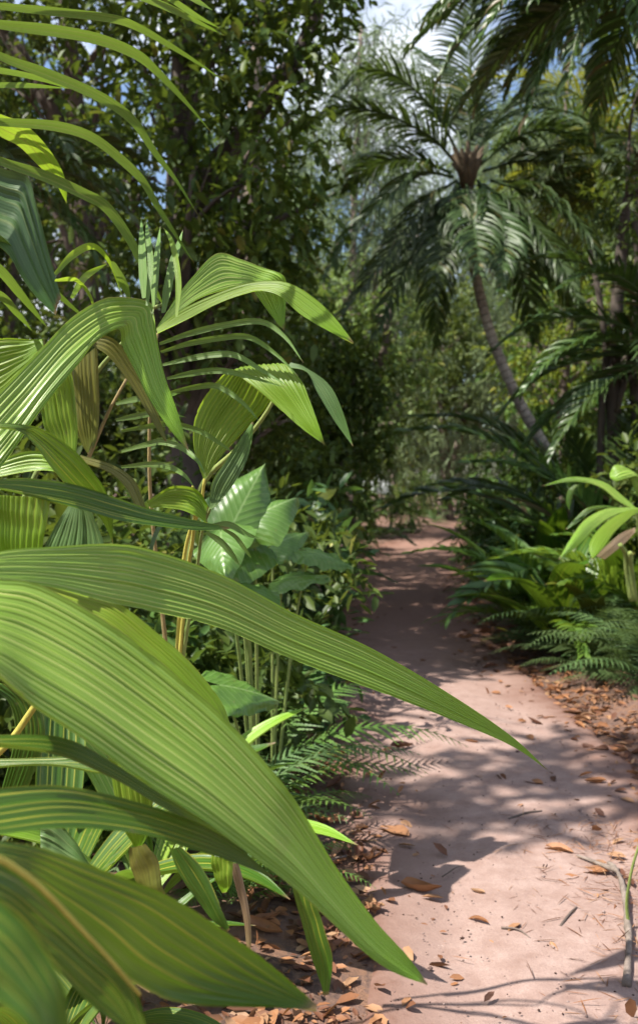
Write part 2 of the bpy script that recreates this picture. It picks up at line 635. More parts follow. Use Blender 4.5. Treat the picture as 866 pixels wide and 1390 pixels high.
def strap(parent, name, pts, d, wpx, mat, roll=0.0, fold=.25, n=26, label=None, taper=(.45, .25, .75)):
    """a narrow leaflet: pixel path, width in pixels at its widest"""
    w3 = PP(pts, d)
    c = catmull(w3, n)
    wm = wpx / FPX * c[n // 3].y
    ws = []
    for i in range(n):
        s = i / (n - 1)
        k = taper[0] + (1 - taper[0]) * min(1, s / taper[1]) if s < taper[1] else (1 if s < .5 else max(.02, 1 - ((s - .5) / .5) ** 1.7))
        ws.append(wm * k)
    across = []
    for i in range(n):
        t = (c[min(i + 1, n - 1)] - c[max(i - 1, 0)]).normalized()
        a = t.cross(Vector((0, 1, .25)))
        if a.length < .05:
            a = Vector((1, 0, 0))
        a.normalize()
        ro = roll(i / (n - 1)) if callable(roll) else roll
        across.append(Matrix.Rotation(R(ro), 3, t) @ a)
    mb = MB()
    mb.strip(c, ws, across, fold, uvw=3.0)
    o = part(name, mb, M[mat], parent)
    if label:
        o['label'] = label
    return o


def stem(parent, name, pts, d, r0, r1, mat, sides=8):
    c = catmull(PP(pts, d), 24)
    mb = MB()
    mb.tube(c, [r0 + (r1 - r0) * i / 23 for i in range(24)], sides)
    return part(name, mb, M[mat], parent)


def stem3(parent, name, pts, r0, r1, mat, sides=8, n=20):
    c = catmull(pts, n)
    mb = MB()
    mb.tube(c, [r0 + (r1 - r0) * i / (n - 1) for i in range(n)], sides)
    return part(name, mb, M[mat], parent)


# ---- palm with the two great blades reaching over the path
pa = thing('young_palm', 'young palm whose two long pleated leaves reach out over the sandy path', 'palm', (-.78, 1.25, 0))
A1 = [(-60, 775), (0, 752), (75, 744), (150, 738), (205, 746), (300, 780), (400, 833), (508, 882), (615, 945), (693, 999), (745, 1047)]
A2 = [(-60, 782), (0, 788), (75, 797), (150, 817), (205, 829), (300, 853), (400, 897), (508, 937), (600, 972), (693, 1012), (745, 1047)]
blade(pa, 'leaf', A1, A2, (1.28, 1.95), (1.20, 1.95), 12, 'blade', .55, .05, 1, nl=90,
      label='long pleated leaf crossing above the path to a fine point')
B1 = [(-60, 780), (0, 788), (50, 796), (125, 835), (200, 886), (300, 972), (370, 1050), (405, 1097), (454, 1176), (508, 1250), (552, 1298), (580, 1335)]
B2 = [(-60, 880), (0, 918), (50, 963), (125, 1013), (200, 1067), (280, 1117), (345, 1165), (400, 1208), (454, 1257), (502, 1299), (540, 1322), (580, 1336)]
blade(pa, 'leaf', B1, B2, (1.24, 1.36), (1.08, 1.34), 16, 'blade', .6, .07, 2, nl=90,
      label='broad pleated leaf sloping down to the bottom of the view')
blade(pa, 'leaf', [(60, 790), (118, 806), (165, 822), (212, 860), (262, 905), (300, 950), (313, 990)],
      [(60, 800), (100, 830), (140, 860), (180, 900), (225, 945), (270, 975), (312, 992)], 1.62, 1.5, 12, 'blade_lit', .5, .1, 3,
      label='narrow sunlit leaf curling beneath the broad leaf')
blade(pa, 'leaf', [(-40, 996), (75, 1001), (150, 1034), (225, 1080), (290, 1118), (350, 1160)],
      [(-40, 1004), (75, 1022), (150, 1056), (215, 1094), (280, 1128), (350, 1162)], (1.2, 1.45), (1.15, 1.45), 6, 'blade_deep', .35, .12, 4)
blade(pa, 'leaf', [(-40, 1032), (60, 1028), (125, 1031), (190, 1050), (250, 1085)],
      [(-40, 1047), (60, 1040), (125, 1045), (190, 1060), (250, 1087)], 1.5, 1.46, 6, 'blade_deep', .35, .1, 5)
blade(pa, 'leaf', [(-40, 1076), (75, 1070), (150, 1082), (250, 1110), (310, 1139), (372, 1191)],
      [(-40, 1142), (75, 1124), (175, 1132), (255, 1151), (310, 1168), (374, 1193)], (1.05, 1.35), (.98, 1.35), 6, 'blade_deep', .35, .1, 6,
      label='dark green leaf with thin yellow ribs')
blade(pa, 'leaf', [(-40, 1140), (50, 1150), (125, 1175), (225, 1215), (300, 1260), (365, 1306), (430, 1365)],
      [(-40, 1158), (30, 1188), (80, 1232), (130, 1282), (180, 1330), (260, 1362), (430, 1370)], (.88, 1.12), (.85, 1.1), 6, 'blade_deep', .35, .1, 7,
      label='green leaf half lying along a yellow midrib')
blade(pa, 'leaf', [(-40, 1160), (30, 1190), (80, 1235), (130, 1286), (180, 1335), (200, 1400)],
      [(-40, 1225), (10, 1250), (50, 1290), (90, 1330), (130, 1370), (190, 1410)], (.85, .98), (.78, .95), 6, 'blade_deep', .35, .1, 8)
stem(pa, 'petiole', [(-60, 1145), (0, 1166), (50, 1200), (100, 1250), (150, 1303), (190, 1350)], (.80, .95), .0035, .002, 'petiole')
blade(pa, 'leaf', [(-60, 1205), (-10, 1215), (40, 1262), (80, 1330), (100, 1400)], [(-60, 1330), (-20, 1350), (10, 1370), (50, 1400), (80, 1430)],
      .58, .55, 6, 'blade_deep', .35, .1, 9)
blade(pa, 'leaf', [(395, 1195), (400, 1225), (412, 1262), (428, 1310), (440, 1350)], [(425, 1205), (432, 1235), (440, 1262), (450, 1300), (446, 1350)],
      1.55, 1.52, 6, 'blade_deep', .35, .1, 10)
blade(pa, 'leaf', [(145, 1018), (150, 1055), (158, 1095), (170, 1130), (185, 1152)], [(200, 1030), (205, 1065), (206, 1100), (200, 1135), (190, 1153)],
      1.75, 1.72, 8, 'blade_lit', .6, .06, 11)
blade(pa, 'leaf', [(230, 1150), (240, 1180), (262, 1215), (285, 1245), (310, 1263)], [(245, 1150), (266, 1172), (288, 1205), (302, 1235), (312, 1262)],
      1.62, 1.6, 4, 'blade_deep', .5, .1, 12)
blade(pa, 'leaf', [(286, 1160), (288, 1180), (294, 1198), (303, 1212)], [(314, 1165), (316, 1180), (314, 1198), (306, 1212)], 1.7, 1.68, 5, 'blade_lit', .5, .08, 13)
blade(pa, 'leaf', [(176, 1150), (180, 1180), (188, 1200), (198, 1212)], [(196, 1146), (208, 1165), (216, 1190), (222, 1215)], 1.75, 1.7, 4, 'blade_olive', .5, .1, 14,
      label='withered olive leaf hanging low')
blade(pa, 'leaf', [(312, 1170), (318, 1200), (328, 1240), (333, 1275), (336, 1292)], [(322, 1172), (330, 1200), (338, 1240), (340, 1275), (338, 1293)], 1.75, 1.74, 2, 'blade_dead', .5, .1, 15,
      label='thin grey dead leaf hanging')
blade(pa, 'leaf', [(55, 1105), (75, 1110), (100, 1140), (125, 1180)], [(56, 1170), (70, 1180), (100, 1182), (126, 1182)], 1.7, 1.66, 7, 'blade_blue', .6, .06, 16)
blade(pa, 'leaf', [(-30, 930), (10, 950), (20, 1000), (0, 1080)], [(40, 925), (55, 960), (60, 1010), (30, 1090)], 1.9, 1.9, 7, 'blade_deep', .6, .06, 161)
# petioles down to the root
for (p0, p1) in ((P(-50, 778, 1.25), Vector((-.7, 1.27, .7))), (P(-50, 1000, 1.18), Vector((-.66, 1.25, .5))), (P(-50, 1100, 1.02), Vector((-.6, 1.2, .5))), (P(-55, 1145, .87), Vector((-.55, 1.1, .45)))):
    stem3(pa, 'petiole', [p0, p0.lerp(p1, .5) + Vector((-.05, 0, .05)), p1, Vector((-.78, 1.25, 0))], .007, .016, 'petiole')
stem(pa, 'petiole', [(60, 940), (40, 970), (15, 1005), (-20, 1040), (-70, 1100)], 1.8, .006, .008, 'petiole')

# ---- palm with the great folded leaf
pb = thing('young_palm', 'young palm with a broad glossy leaf folded over sharply at its tip', 'palm', (-1.05, 2.05, 0))
C1 = [(-60, 610), (-30, 563), (0, 533), (32, 500), (65, 467), (97, 435), (136, 411), (165, 406), (203, 412), (210, 432), (214, 461), (224, 509), (240, 556), (257, 612)]
C2 = [(-60, 720), (-30, 672), (0, 637), (20, 610), (48, 568), (80, 528), (110, 492), (130, 466), (160, 448), (166, 470), (182, 500), (202, 540), (230, 582), (257, 613)]
dC = [1.75, 1.78, 1.82, 1.86, 1.9, 1.94, 1.98, 2.0, 2.02, 2.0, 1.98, 1.96, 1.95, 1.95]
dC2 = [1.7, 1.72, 1.74, 1.77, 1.8, 1.84, 1.88, 1.91, 1.95, 1.97, 1.96, 1.95, 1.94, 1.95]
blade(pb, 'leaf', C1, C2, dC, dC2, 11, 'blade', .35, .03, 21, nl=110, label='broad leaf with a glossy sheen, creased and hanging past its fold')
blade(pb, 'leaf', [(120, 455), (155, 462), (185, 500), (205, 540), (220, 575), (226, 598)], [(128, 470), (150, 488), (178, 525), (200, 560), (215, 585), (226, 599)], 2.08, 2.06, 4, 'blade_olive', .4, .1, 22)
blade(pb, 'leaf', [(95, 505), (98, 540), (102, 575), (110, 600), (120, 616)], [(132, 470), (135, 510), (135, 550), (132, 590), (122, 617)], 2.12, 2.1, 7, 'blade_olive', .4, .06, 23)
blade(pb, 'leaf', [(55, 560), (60, 580), (70, 600), (85, 625), (98, 650)], [(98, 505), (102, 540), (105, 580), (104, 615), (100, 650)], 2.02, 2.0, 8, 'blade_lit', .5, .05, 24)
blade(pb, 'leaf', [(-40, 463), (0, 460), (30, 460), (62, 461)], [(-40, 590), (-10, 560), (20, 525), (60, 470)], 2.05, 2.0, 12, 'blade_lit', .5, .03, 25)
blade(pb, 'leaf', [(-30, 573), (38, 577), (68, 588), (103, 613), (130, 644), (145, 667), (152, 693), (154, 738)],
      [(-30, 577), (20, 583), (45, 602), (70, 635), (92, 660), (112, 680), (138, 705), (154, 738)], (1.55, 1.75), (1.52, 1.75), 6, 'blade_deep', .4, .1, 26,
      label='arching leaf bending down to a drooping tip')
blade(pb, 'leaf', [(-40, 655), (0, 652), (38, 650), (95, 657), (152, 674), (198, 690), (248, 703), (312, 716)],
      [(-40, 662), (0, 665), (57, 678), (114, 693), (171, 709), (229, 716), (267, 720), (312, 718)], (1.5, 1.85), (1.46, 1.85), 6, 'blade_deep', .4, .1, 27,
      label='long narrow leaf pointing across to the yellow stems')
blade(pb, 'leaf', [(-10, 671), (-8, 700), (-3, 756)], [(68, 676), (64, 712), (56, 748)], 1.62, 1.6, 11, 'blade_lit', .5, .04, 28,
      label='short leaf with a squared-off torn end')
blade(pb, 'leaf', [(109, 662), (88, 695), (68, 725), (50, 770)], [(111, 662), (128, 700), (142, 740), (150, 775)], 1.78, 1.74, 14, 'blade_blue', .6, .04, 29)
blade(pb, 'leaf', [(-30, 640), (0, 625), (40, 612), (75, 620), (95, 645)], [(-30, 655), (0, 648), (40, 640), (70, 640), (95, 648)], 1.9, 1.88, 5, 'blade', .4, .08, 30)
blade(pb, 'leaf', [(110, 617), (150, 630), (180, 650), (195, 680), (203, 710)], [(105, 625), (145, 640), (170, 662), (185, 690), (203, 711)], 2.0, 1.98, 4, 'blade_olive', .4, .1, 31)
for (p0, p1) in ((P(-60, 660, 1.72), Vector((-.9, 1.85, .7))), (P(-40, 575, 1.53), Vector((-.85, 1.8, .7))), (P(-40, 658, 1.48), Vector((-.82, 1.75, .5))),
                 (P(-40, 520, 2.03), Vector((-1.0, 2.05, .8))), (P(-10, 665, 1.62), Vector((-.8, 1.8, .8)))):
    stem3(pb, 'petiole', [p0, p0.lerp(p1, .5) + Vector((-.04, 0, .04)), p1, Vector((-1.05, 2.05, 0))], .007, .018, 'petiole')
stem(pb, 'petiole', [(172, 515), (150, 555), (130, 600), (110, 650), (80, 740), (-20, 900)], (2.15, 2.05), .0035, .006, 'petiole_brown')
stem(pb, 'petiole', [(109, 663), (98, 720), (85, 800), (40, 950)], (1.77, 1.9), .005, .010, 'petiole_green')

# ---- palm with yellow stems
pc = thing('young_palm', 'young palm with yellow stems and forked pleated leaves near the taro leaves', 'palm', (X(238, 2.5), 2.5, 0))
z2 = lambda l: zz(l, 180, 330, 2.706)
blade(pc, 'leaf', z2([(88, 312), (150, 220), (220, 130), (310, 40), (400, 58), (480, 90), (556, 122), (563, 200), (558, 322)]),
      z2([(92, 322), (165, 262), (250, 205), (340, 172), (400, 158), (430, 160), (448, 182), (500, 255), (557, 323)]),
      [2.35, 2.4, 2.45, 2.5, 2.5, 2.5, 2.48, 2.5, 2.5], [2.35, 2.38, 2.4, 2.42, 2.44, 2.46, 2.47, 2.5, 2.5], 12, 'blade', .6, .04, 41, label='upper lobe of a forked leaf with its tip folded under')
blade(pc, 'leaf', z2([(90, 316), (180, 245), (290, 190), (400, 150), (500, 136), (575, 148), (660, 198), (740, 273), (810, 366)]),
      z2([(90, 332), (200, 278), (300, 228), (400, 192), (470, 180), (540, 200), (610, 262), (690, 312), (809, 370)]),
      (2.33, 2.15), (2.3, 2.12), 8, 'blade_lit', .5, .06, 42, label='yellow-green lobe of a forked leaf reaching toward the palm trunk')
blade(pc, 'leaf', z2([(260, 866), (228, 760), (228, 650), (268, 560), (342, 474), (380, 480), (450, 530), (540, 608), (620, 680), (706, 742)]),
      z2([(268, 866), (320, 790), (410, 690), (500, 590), (556, 447), (590, 470), (625, 508), (655, 585), (682, 662), (707, 742)]),
      [2.3, 2.3, 2.32, 2.34, 2.35, 2.32, 2.28, 2.25, 2.22, 2.2], [2.3, 2.34, 2.38, 2.4, 2.36, 2.32, 2.28, 2.25, 2.22, 2.2], 14, 'blade_lit', .55, .03, 43, nl=100,
      label='folded leaf with a backlit yellow base and grey-green tip')
blade(pc, 'leaf', z2([(580, 440), (630, 453), (720, 518), (772, 620), (810, 746)]), z2([(560, 455), (640, 475), (675, 545), (735, 645), (809, 747)]), (2.42, 2.35), (2.4, 2.35), 7, 'blade_blue', .5, .06, 44)
blade(pc, 'leaf', [(284, 690), (288, 658), (306, 625), (325, 598), (343, 573)], [(288, 692), (315, 662), (333, 632), (341, 602), (344, 574)], 2.2, 2.18, 8, 'blade_blue', .9, .05, 45,
      label='half-opened spear leaf with a pale tip')
blade(pc, 'leaf', [(200, 682), (225, 664), (250, 661), (270, 668), (283, 690)], [(205, 690), (220, 690), (245, 692), (262, 700), (282, 712)], 2.18, 2.15, 7, 'blade_lit', .9, .08, 46)
for k, (pts, w, m_) in enumerate([
    ([(272, 712), (285, 716), (310, 712), (335, 725), (355, 732)], 9, 'strap'),
    ([(280, 722), (300, 735), (315, 752), (326, 768)], 9, 'strap'),
    ([(300, 716), (320, 728), (335, 748), (342, 758)], 7, 'strap'),
    ([(230, 702), (215, 720), (205, 750), (200, 790)], 8, 'strap_shaded')]):
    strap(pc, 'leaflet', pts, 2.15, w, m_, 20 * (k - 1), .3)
# comb of narrow leaflets
comb = [
    [(100, 370), (200, 335), (330, 303), (470, 288), (560, 345), (628, 440)],
    [(105, 400), (200, 370), (320, 348), (430, 345), (530, 410), (610, 490)],
    [(112, 447), (210, 425), (300, 410), (380, 413), (480, 470), (570, 525)],
    [(128, 497), (220, 478), (320, 468), (420, 488), (560, 530)],
    [(138, 548), (220, 530), (300, 522), (360, 550), (420, 600), (470, 660)],
    [(-60, 590), (30, 570), (120, 560), (180, 550)],
    [(-60, 650), (30, 632), (110, 622), (200, 640)],
    [(-40, 690), (60, 672), (140, 662), (250, 690), (330, 740), (372, 770)],
    [(-40, 765), (50, 740), (110, 730), (180, 750), (240, 800), (268, 850)],
    [(-40, 822), (60, 812), (130, 818), (190, 850), (230, 900)]]
for k, c in enumerate(comb):
    strap(pc, 'leaflet', z2(c), (2.16 + .01 * k, 2.05), 8.5, 'strap', 15 * math.sin(k * 2.1), .3)
stem(pc, 'petiole', [(214, 452), (206, 520), (203, 600), (205, 680), (214, 770), (228, 900)], (2.36, 2.46), .0035, .006, 'petiole_brown')
stem(pc, 'petiole', [(278, 650), (272, 690), (258, 722), (249, 768), (243, 850), (238, 950)], (2.3, 2.45), .0035, .0065, 'petiole')
stem(pc, 'petiole', [(262, 660), (265, 690), (262, 730), (256, 770), (248, 850), (240, 950)], (2.2, 2.45), .003, .006, 'petiole')
stem(pc, 'petiole', [(286, 690), (275, 720), (268, 770), (255, 850), (240, 950)], (2.2, 2.46), .003, .006, 'petiole_green')
stem(pc, 'petiole', z2([(560, 500), (480, 640), (380, 760), (270, 866), (230, 1000), (190, 1300)]), (2.4, 2.46), .004, .010, 'petiole_green')

# ---- strap-leaved palm entering from beyond the frame
pd = thing('coconut_sapling', 'coconut sapling whose long narrow leaflets arch in front of the dark trees', 'palm', (-1.55, 2.1, 0))
zt = lambda l: [(q[0] / 2, q[1] / 2) for q in l]
straps = [
    ([(-160, -10), (0, 15), (150, 30), (300, 48), (370, 70), (450, 115), (530, 165), (612, 222)], 12, 'strap', 35),
    ([(-160, 40), (0, 65), (150, 82), (270, 105), (370, 145), (430, 195), (500, 270), (577, 362)], 16, 'strap', 30),
    ([(-160, 60), (0, 150), (120, 195), (240, 245), (320, 290), (375, 340), (420, 410), (480, 490), (540, 586)], 15, 'strap', 25),
    ([(-160, 320), (0, 330), (150, 340), (250, 370), (330, 430), (390, 490), (430, 560), (480, 640), (528, 715)], 15, 'strap', 30),
    ([(-160, 370), (0, 435), (120, 475), (230, 525), (290, 560), (350, 640), (400, 740), (430, 800), (448, 835)], 16, 'strap', 20),
    ([(-160, 180), (0, 190), (120, 215), (190, 242)], 9, 'strap', 40),
    ([(-160, 230), (0, 230), (90, 232), (185, 240)], 8, 'strap', 40),
    ([(300, -40), (410, 0), (500, 40), (612, 97)], 10, 'strap', 30),
    ([(380, -60), (470, 0), (530, 40), (597, 77)], 8, 'strap', 30),
    ([(450, -50), (530, 0), (578, 28)], 7, 'strap', 30),
    ([(-100, 280), (0, 335), (70, 372), (125, 430), (165, 490), (182, 552)], 30, 'blade_lit', 10),
    ([(-120, 560), (0, 650), (60, 708), (150, 790), (250, 880)], 16, 'strap', 20),
    ([(-120, 640), (0, 730), (60, 800), (130, 890)], 16, 'strap', 10),
    ([(-120, 760), (0, 800), (50, 850), (90, 900)], 14, 'strap', 10),
    ([(392, 810), (388, 700), (384, 590)], 11, 'strap', 10),
    ([(420, 830), (426, 730), (436, 614)], 13, 'strap', -20),
    ([(445, 850), (468, 730), (497, 624)], 13, 'strap', -10),
    ([(480, 860), (485, 760), (468, 660), (445, 618)], 8, 'blade_lit', 10),
    ([(400, 830), (410, 720), (402, 640), (398, 600)], 8, 'strap', 10),
    ([(150, 745), (200, 690), (255, 668), (300, 712), (335, 810)], 10, 'blade_lit', 30),
    ([(195, 810), (235, 750), (292, 716)], 9, 'blade_lit', 30),
    ([(310, 710), (335, 760), (355, 820)], 16, 'strap', 10),
    ([(150, 760), (210, 760), (250, 810), (262, 880)], 8, 'blade_lit', 30),
]
for k, (pts, w, m_, ro) in enumerate(straps):
    d0 = 1.85 + .05 * math.sin(k * 1.7)
    strap(pd, 'leaflet', zt(pts), (d0, d0 + .25), w, m_, ro, .3, n=34)
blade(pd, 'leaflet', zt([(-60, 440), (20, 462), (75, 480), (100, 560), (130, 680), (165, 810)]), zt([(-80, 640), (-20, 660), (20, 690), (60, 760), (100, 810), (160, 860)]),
      1.95, 1.9, 4, 'strap_shaded', .3, .08, 61, label='wide shaded leaflet hanging below the arching ones')
# its rachis, beyond the frame
ra = [P(-60, 480, 1.88), P(-70, 300, 1.86), P(-85, 130, 1.86), P(-70, 0, 1.88), P(20, -60, 1.9), P(170, -60, 1.95), P(230, -30, 1.97)]
stem3(pd, 'rachis', [Vector((-1.55, 2.1, 0)), Vector((-1.1, 1.95, .8))] + ra, .02, .005, 'petiole_green', n=40)
stem3(pd, 'rachis', [Vector((-1.55, 2.1, 0)), Vector((-1.1, 2.1, .5)), P(60, 620, 2.3), P(190, 440, 2.2), P(222, 412, 2.0)], .010, .003, 'petiole_green')

# ------------------------------------------------------------------ procedural fronds
def curve_rachis(L, elev, droop, n, power=1.4, side=0.0):
    pts = [Vector((0, 0, 0))]
    for i in range(n - 1):
        s = (i + .5) / (n - 1)
        a = R(elev - droop * s ** power)
        b = R(side) * s
        pts.append(pts[-1] + Vector((math.cos(a) * math.cos(b), math.cos(a) * math.sin(b), math.sin(a))) * (L / (n - 1)))
    return pts


def frond_mesh(name, L, pairs, ll, elev, droop, w=.035, hang=60, seed=0, start=.16, vee=18, side=0., rr=.018, segs=4, fwd=(35, 62), power=1.4, ragged=.12, path=None):
    r = random.Random(seed)
    n = 26
    pts = catmull(path, n) if path else curve_rachis(L, elev, droop, n, power, side)
    mb = MB()
    mb.tube(pts, [rr * (1 - .85 * i / (n - 1)) for i in range(n)], 5)
    for q in range(pairs):
        s = start + (1 - start) * (q + .5) / pairs
        f = s * (n - 1)
        k = min(int(f), n - 2)
        base0 = pts[k].lerp(pts[k + 1], f - k)
        t = (pts[k + 1] - pts[k]).normalized()
        lat = Vector((-t.y, t.x, 0))
        lat = lat.normalized() if lat.length > 1e-4 else Vector((0, 1, 0))
        up = lat.cross(t) * -1
        if up.z < 0:
            up = -up
        prof = math.sin(math.pi * min(1, (.12 + .95 * s) ** .8)) ** .6 if s < .98 else .35
        for sg in (-1, 1):
            if r.random() < ragged * .4:
                continue
            l = ll * max(.25, prof) * r.uniform(.86, 1.06)
            a = R(fwd[0] + (fwd[1] - fwd[0]) * s + r.uniform(-6, 6))
            d = (lat * sg * math.cos(a) + t * math.sin(a)) * math.cos(R(vee)) + up * math.sin(R(vee + r.uniform(-6, 6)))
            d.normalize()
            p = base0.copy()
            c = [p.copy()]
            hg = R(hang * r.uniform(.75, 1.2)) / segs
            for m_ in range(segs):
                p = p + d * (l / segs)
                c.append(p.copy())
                ax = d.cross(Vector((0, 0, -1)))
                if ax.length > 1e-3:
                    ang = min(hg * (.4 + m_ * .5), d.angle(Vector((0, 0, -1))))
                    d = (Matrix.Rotation(ang, 3, ax.normalized()) @ d).normalized()
            ws = [w * (.55, 1, .95, .7, .08)[min(4, int(round(i * 4 / segs)))] for i in range(segs + 1)]
            mb.strip(c, ws, t * .8 + up * r.uniform(-.5, .5), .2)
    return mb.mesh(name)


def fern_mesh(name, L, pairs, pl, elev, droop, seed=0, teeth=8, w=.02):
    r = random.Random(seed)
    n = 20
    pts = curve_rachis(L, elev, droop, n, 1.3, r.uniform(-12, 12))
    mb = MB()
    mb.tube(pts, [.004 * (1 - .85 * i / (n - 1)) for i in range(n)], 4)
    for q in range(pairs):
        s = .14 + .86 * (q + .5) / pairs
        f = s * (n - 1)
        k = min(int(f), n - 2)
        b = pts[k].lerp(pts[k + 1], f - k)
        t = (pts[k + 1] - pts[k]).normalized()
        lat = Vector((-t.y, t.x, 0)).normalized()
        up = t.cross(lat)
        prof = min(1, (s - .02) / .3) ** .7 * (1 - s) ** .75 * 1.35
        for sg in (-1, 1):
            l = pl * max(prof, .05) * r.uniform(.9, 1.08)
            a = R(18 + 25 * s)
            d = (lat * sg * math.cos(a) + t * math.sin(a) + up * r.uniform(-.1, .12)).normalized()
            c, ws = [], []
            for m_ in range(teeth * 2 + 1):
                u = m_ / (teeth * 2)
                c.append(b + d * l * u - up * l * .22 * u * u + t * l * .10 * u * u)
                wv = w * (prof + .25) * (1 - u * .85) * (1.25 if m_ % 2 == 0 else .62)
                ws.append(max(wv, .0008))
            mb.strip(c, ws, t, .1)
    return mb.mesh(name)


FERNS = [fern_mesh('fern_frond', .80, 22, .15, 66, 85, 11, w=.017), fern_mesh('fern_frond', .88, 24, .16, 54, 80, 12, w=.017), fern_mesh('fern_frond', .78, 22, .15, 40, 62, 13, w=.017),
         fern_mesh('fern_frond', .68, 20, .13, 24, 50, 14, w=.016)]


def copy_mesh(me, mat):
    m2 = me.copy()
    m2.materials.clear()
    m2.materials.append(mat)
    return m2


FERN_SETS = {k: [copy_mesh(f, M[k]) for f in FERNS] for k in ('fern', 'fern_bright')}


def fern(x, y, sc, label, n=11, mat='fern', group=None, seed=0, azr=(0, 360)):
    r = random.Random(seed + 100)
    z = ground_z(x, y)
    t = thing('fern', label, 'fern', (x, y, z - .02), r.uniform(0, 6.28) if azr == (0, 360) else 0, group, sc)
    for k in range(n):
        me = FERN_SETS[mat][(k * 7 + seed) % 4]
        o = link('frond', me, None, t)
        o.rotation_euler = (R(r.uniform(-9, 9)), R(r.uniform(-8, 8)), R(azr[0] + (azr[1] - azr[0]) * (k + r.uniform(.1, .9)) / n))
        s = r.uniform(.75, 1.15)
        o.scale = (s, s, s)
    return t


# understory palms (no trunk): shared fronds
UND = [frond_mesh('frond', 1.9, 38, .42, 72, 85, .030, 35, 21, .2, 12, rr=.010), frond_mesh('frond', 2.1, 40, .45, 58, 80, .030, 35, 22, .2, 12, rr=.010),
       frond_mesh('frond', 1.8, 36, .42, 40, 65, .030, 35, 23, .2, 12, rr=.010), frond_mesh('frond', 1.6, 34, .38, 82, 50, .030, 25, 24, .2, 20, rr=.010)]
UND_SETS = {k: [copy_mesh(f, M[k]) for f in UND] for k in ('frond_under', 'frond_bright', 'frond_sunlit')}


def under_palm(x, y, sc, label, n=11, mat='frond_under', group=None, seed=0, name='understory_palm'):
    r = random.Random(seed + 500)
    t = thing(name, label, 'palm', (x, y, ground_z(x, y) - .03), r.uniform(0, 6.28), group, sc)
    for k in range(n):
        o = link('frond', UND_SETS[mat][(k * 3 + seed) % 4], None, t)
        o.rotation_euler = (R(r.uniform(-7, 7)), R(r.uniform(-7, 7)), R(360 * (k + r.uniform(.1, .9)) / n))
        s = r.uniform(.75, 1.1)
        o.scale = (s, s, s)
    return t


# tall coconut palms
def coconut(label, trunk, r0, r1, fronds, L0=3.4, mat='frond', group=None, crown_r=.2, seed=0, pairs=62, hang=75, ll=.72):
    base = Vector(trunk[0])
    t = thing('coconut_palm', label, 'palm', base, 0, group)
    mb = MB()
    c = catmull(trunk, 40)
    mb.tube(c, [(r0 * 1.35 if i == 0 else r0 + (r1 - r0) * i / 39) * (1 + .03 * math.sin(i * 2.3)) for i in range(40)], 12)
    part('trunk', mb, M['bark_palm'], t)
    top = Vector(trunk[-1])
    r = random.Random(seed)
    mb = MB()
    for k in range(16):
        a = k * 2.4
        dv = Vector((math.cos(a), math.sin(a), 0))
        p0 = top - Vector((0, 0, .25)) + dv * r1 * .7
        p1 = top + dv * (r1 + .05) + Vector((0, 0, .03 + .008 * k))
        p2 = top + dv * (r1 + .16 + .05 * r.random()) + Vector((0, 0, .16 + .013 * k))
        mb.tube([p0, p1, p2], [.05, .06, .022], 6)
    part('crown_fibre', mb, M['fibre'], t)
    for k, f in enumerate(fronds):
        az, el, dr, L = f[0], f[1], f[2], f[3]
        me = frond_mesh('frond', L, pairs, ll, el, dr, .032, hang, seed * 50 + k, .12, 16, r.uniform(-15, 15), .03, power=1.2)
        me.materials.append(M[f[4] if len(f) > 4 else mat])
        o = link('frond', me, None, t)
        o.location = top - base + Vector((math.cos(R(az)) * .12, math.sin(R(az)) * .12, .02 + max(0, el) * .002))
        o.rotation_euler = (0, 0, R(az))
    return t


D = 14.0
trunk = [Vector((X(815, D), D, -.05)), P(802, 730, D), P(778, 672, D), P(752, 626, D), P(735, 600, D), P(712, 560, D), P(690, 515, D), P(668, 460, D), P(651, 400, D), P(641, 345, D), P(636, 290, D), P(634, 232, D)]
TR = [  # rachis of every frond seen from the track: points, distance at the tip
    ([(636, 215), (638, 110), (640, 10), (643, -70)], 14.2), ([(640, 190), (655, 120), (690, 60), (735, 22), (785, 14)], 13.4), ([(620, 205), (590, 150), (540, 105), (500, 95), (466, 118)], 13.6),
    ([(618, 220), (583, 185), (523, 155), (460, 145), (420, 168)], 13.4), ([(615, 240), (570, 235), (530, 265), (483, 308), (440, 372)], 13.0), ([(620, 245), (583, 270), (545, 320), (505, 375), (462, 425)], 12.8),
    ([(622, 248), (595, 290), (560, 345), (530, 405), (508, 462)], 12.9), ([(622, 250), (606, 290), (597, 345), (588, 405)], 12.4), ([(648, 245), (673, 280), (683, 330), (680, 390)], 12.4), ([(655, 250), (710, 290), (752, 342), (784, 405)], 12.8),
    ([(668, 245), (733, 268), (785, 308), (830, 378)], 13.2), ([(650, 225), (693, 190), (743, 175), (793, 190), (838, 235)], 13.5), ([(665, 245), (730, 250), (792, 272), (850, 322)], 14.5), ([(627, 210), (615, 150), (598, 95), (565, 66)], 15.2),
    ([(645, 215), (670, 165), (708, 132), (756, 126)], 15.2), ([(625, 252), (602, 320), (590, 400), (592, 472)], 15.0), ([(650, 252), (690, 320), (715, 400), (726, 466)], 15.0), ([(648, 250), (700, 305), (762, 385), (798, 452)], 14.8),
    ([(632, 245), (638, 280), (646, 325), (650, 372)], 12.2), ([(612, 235), (560, 215), (505, 225), (462, 262)], 14.8), ([(655, 232), (715, 218), (775, 232), (822, 275)], 14.9)]
pl = coconut('tall coconut palm with a slender trunk leaning over the path', trunk, .098, .068, [], seed=1)
top_ = Vector(trunk[-1])
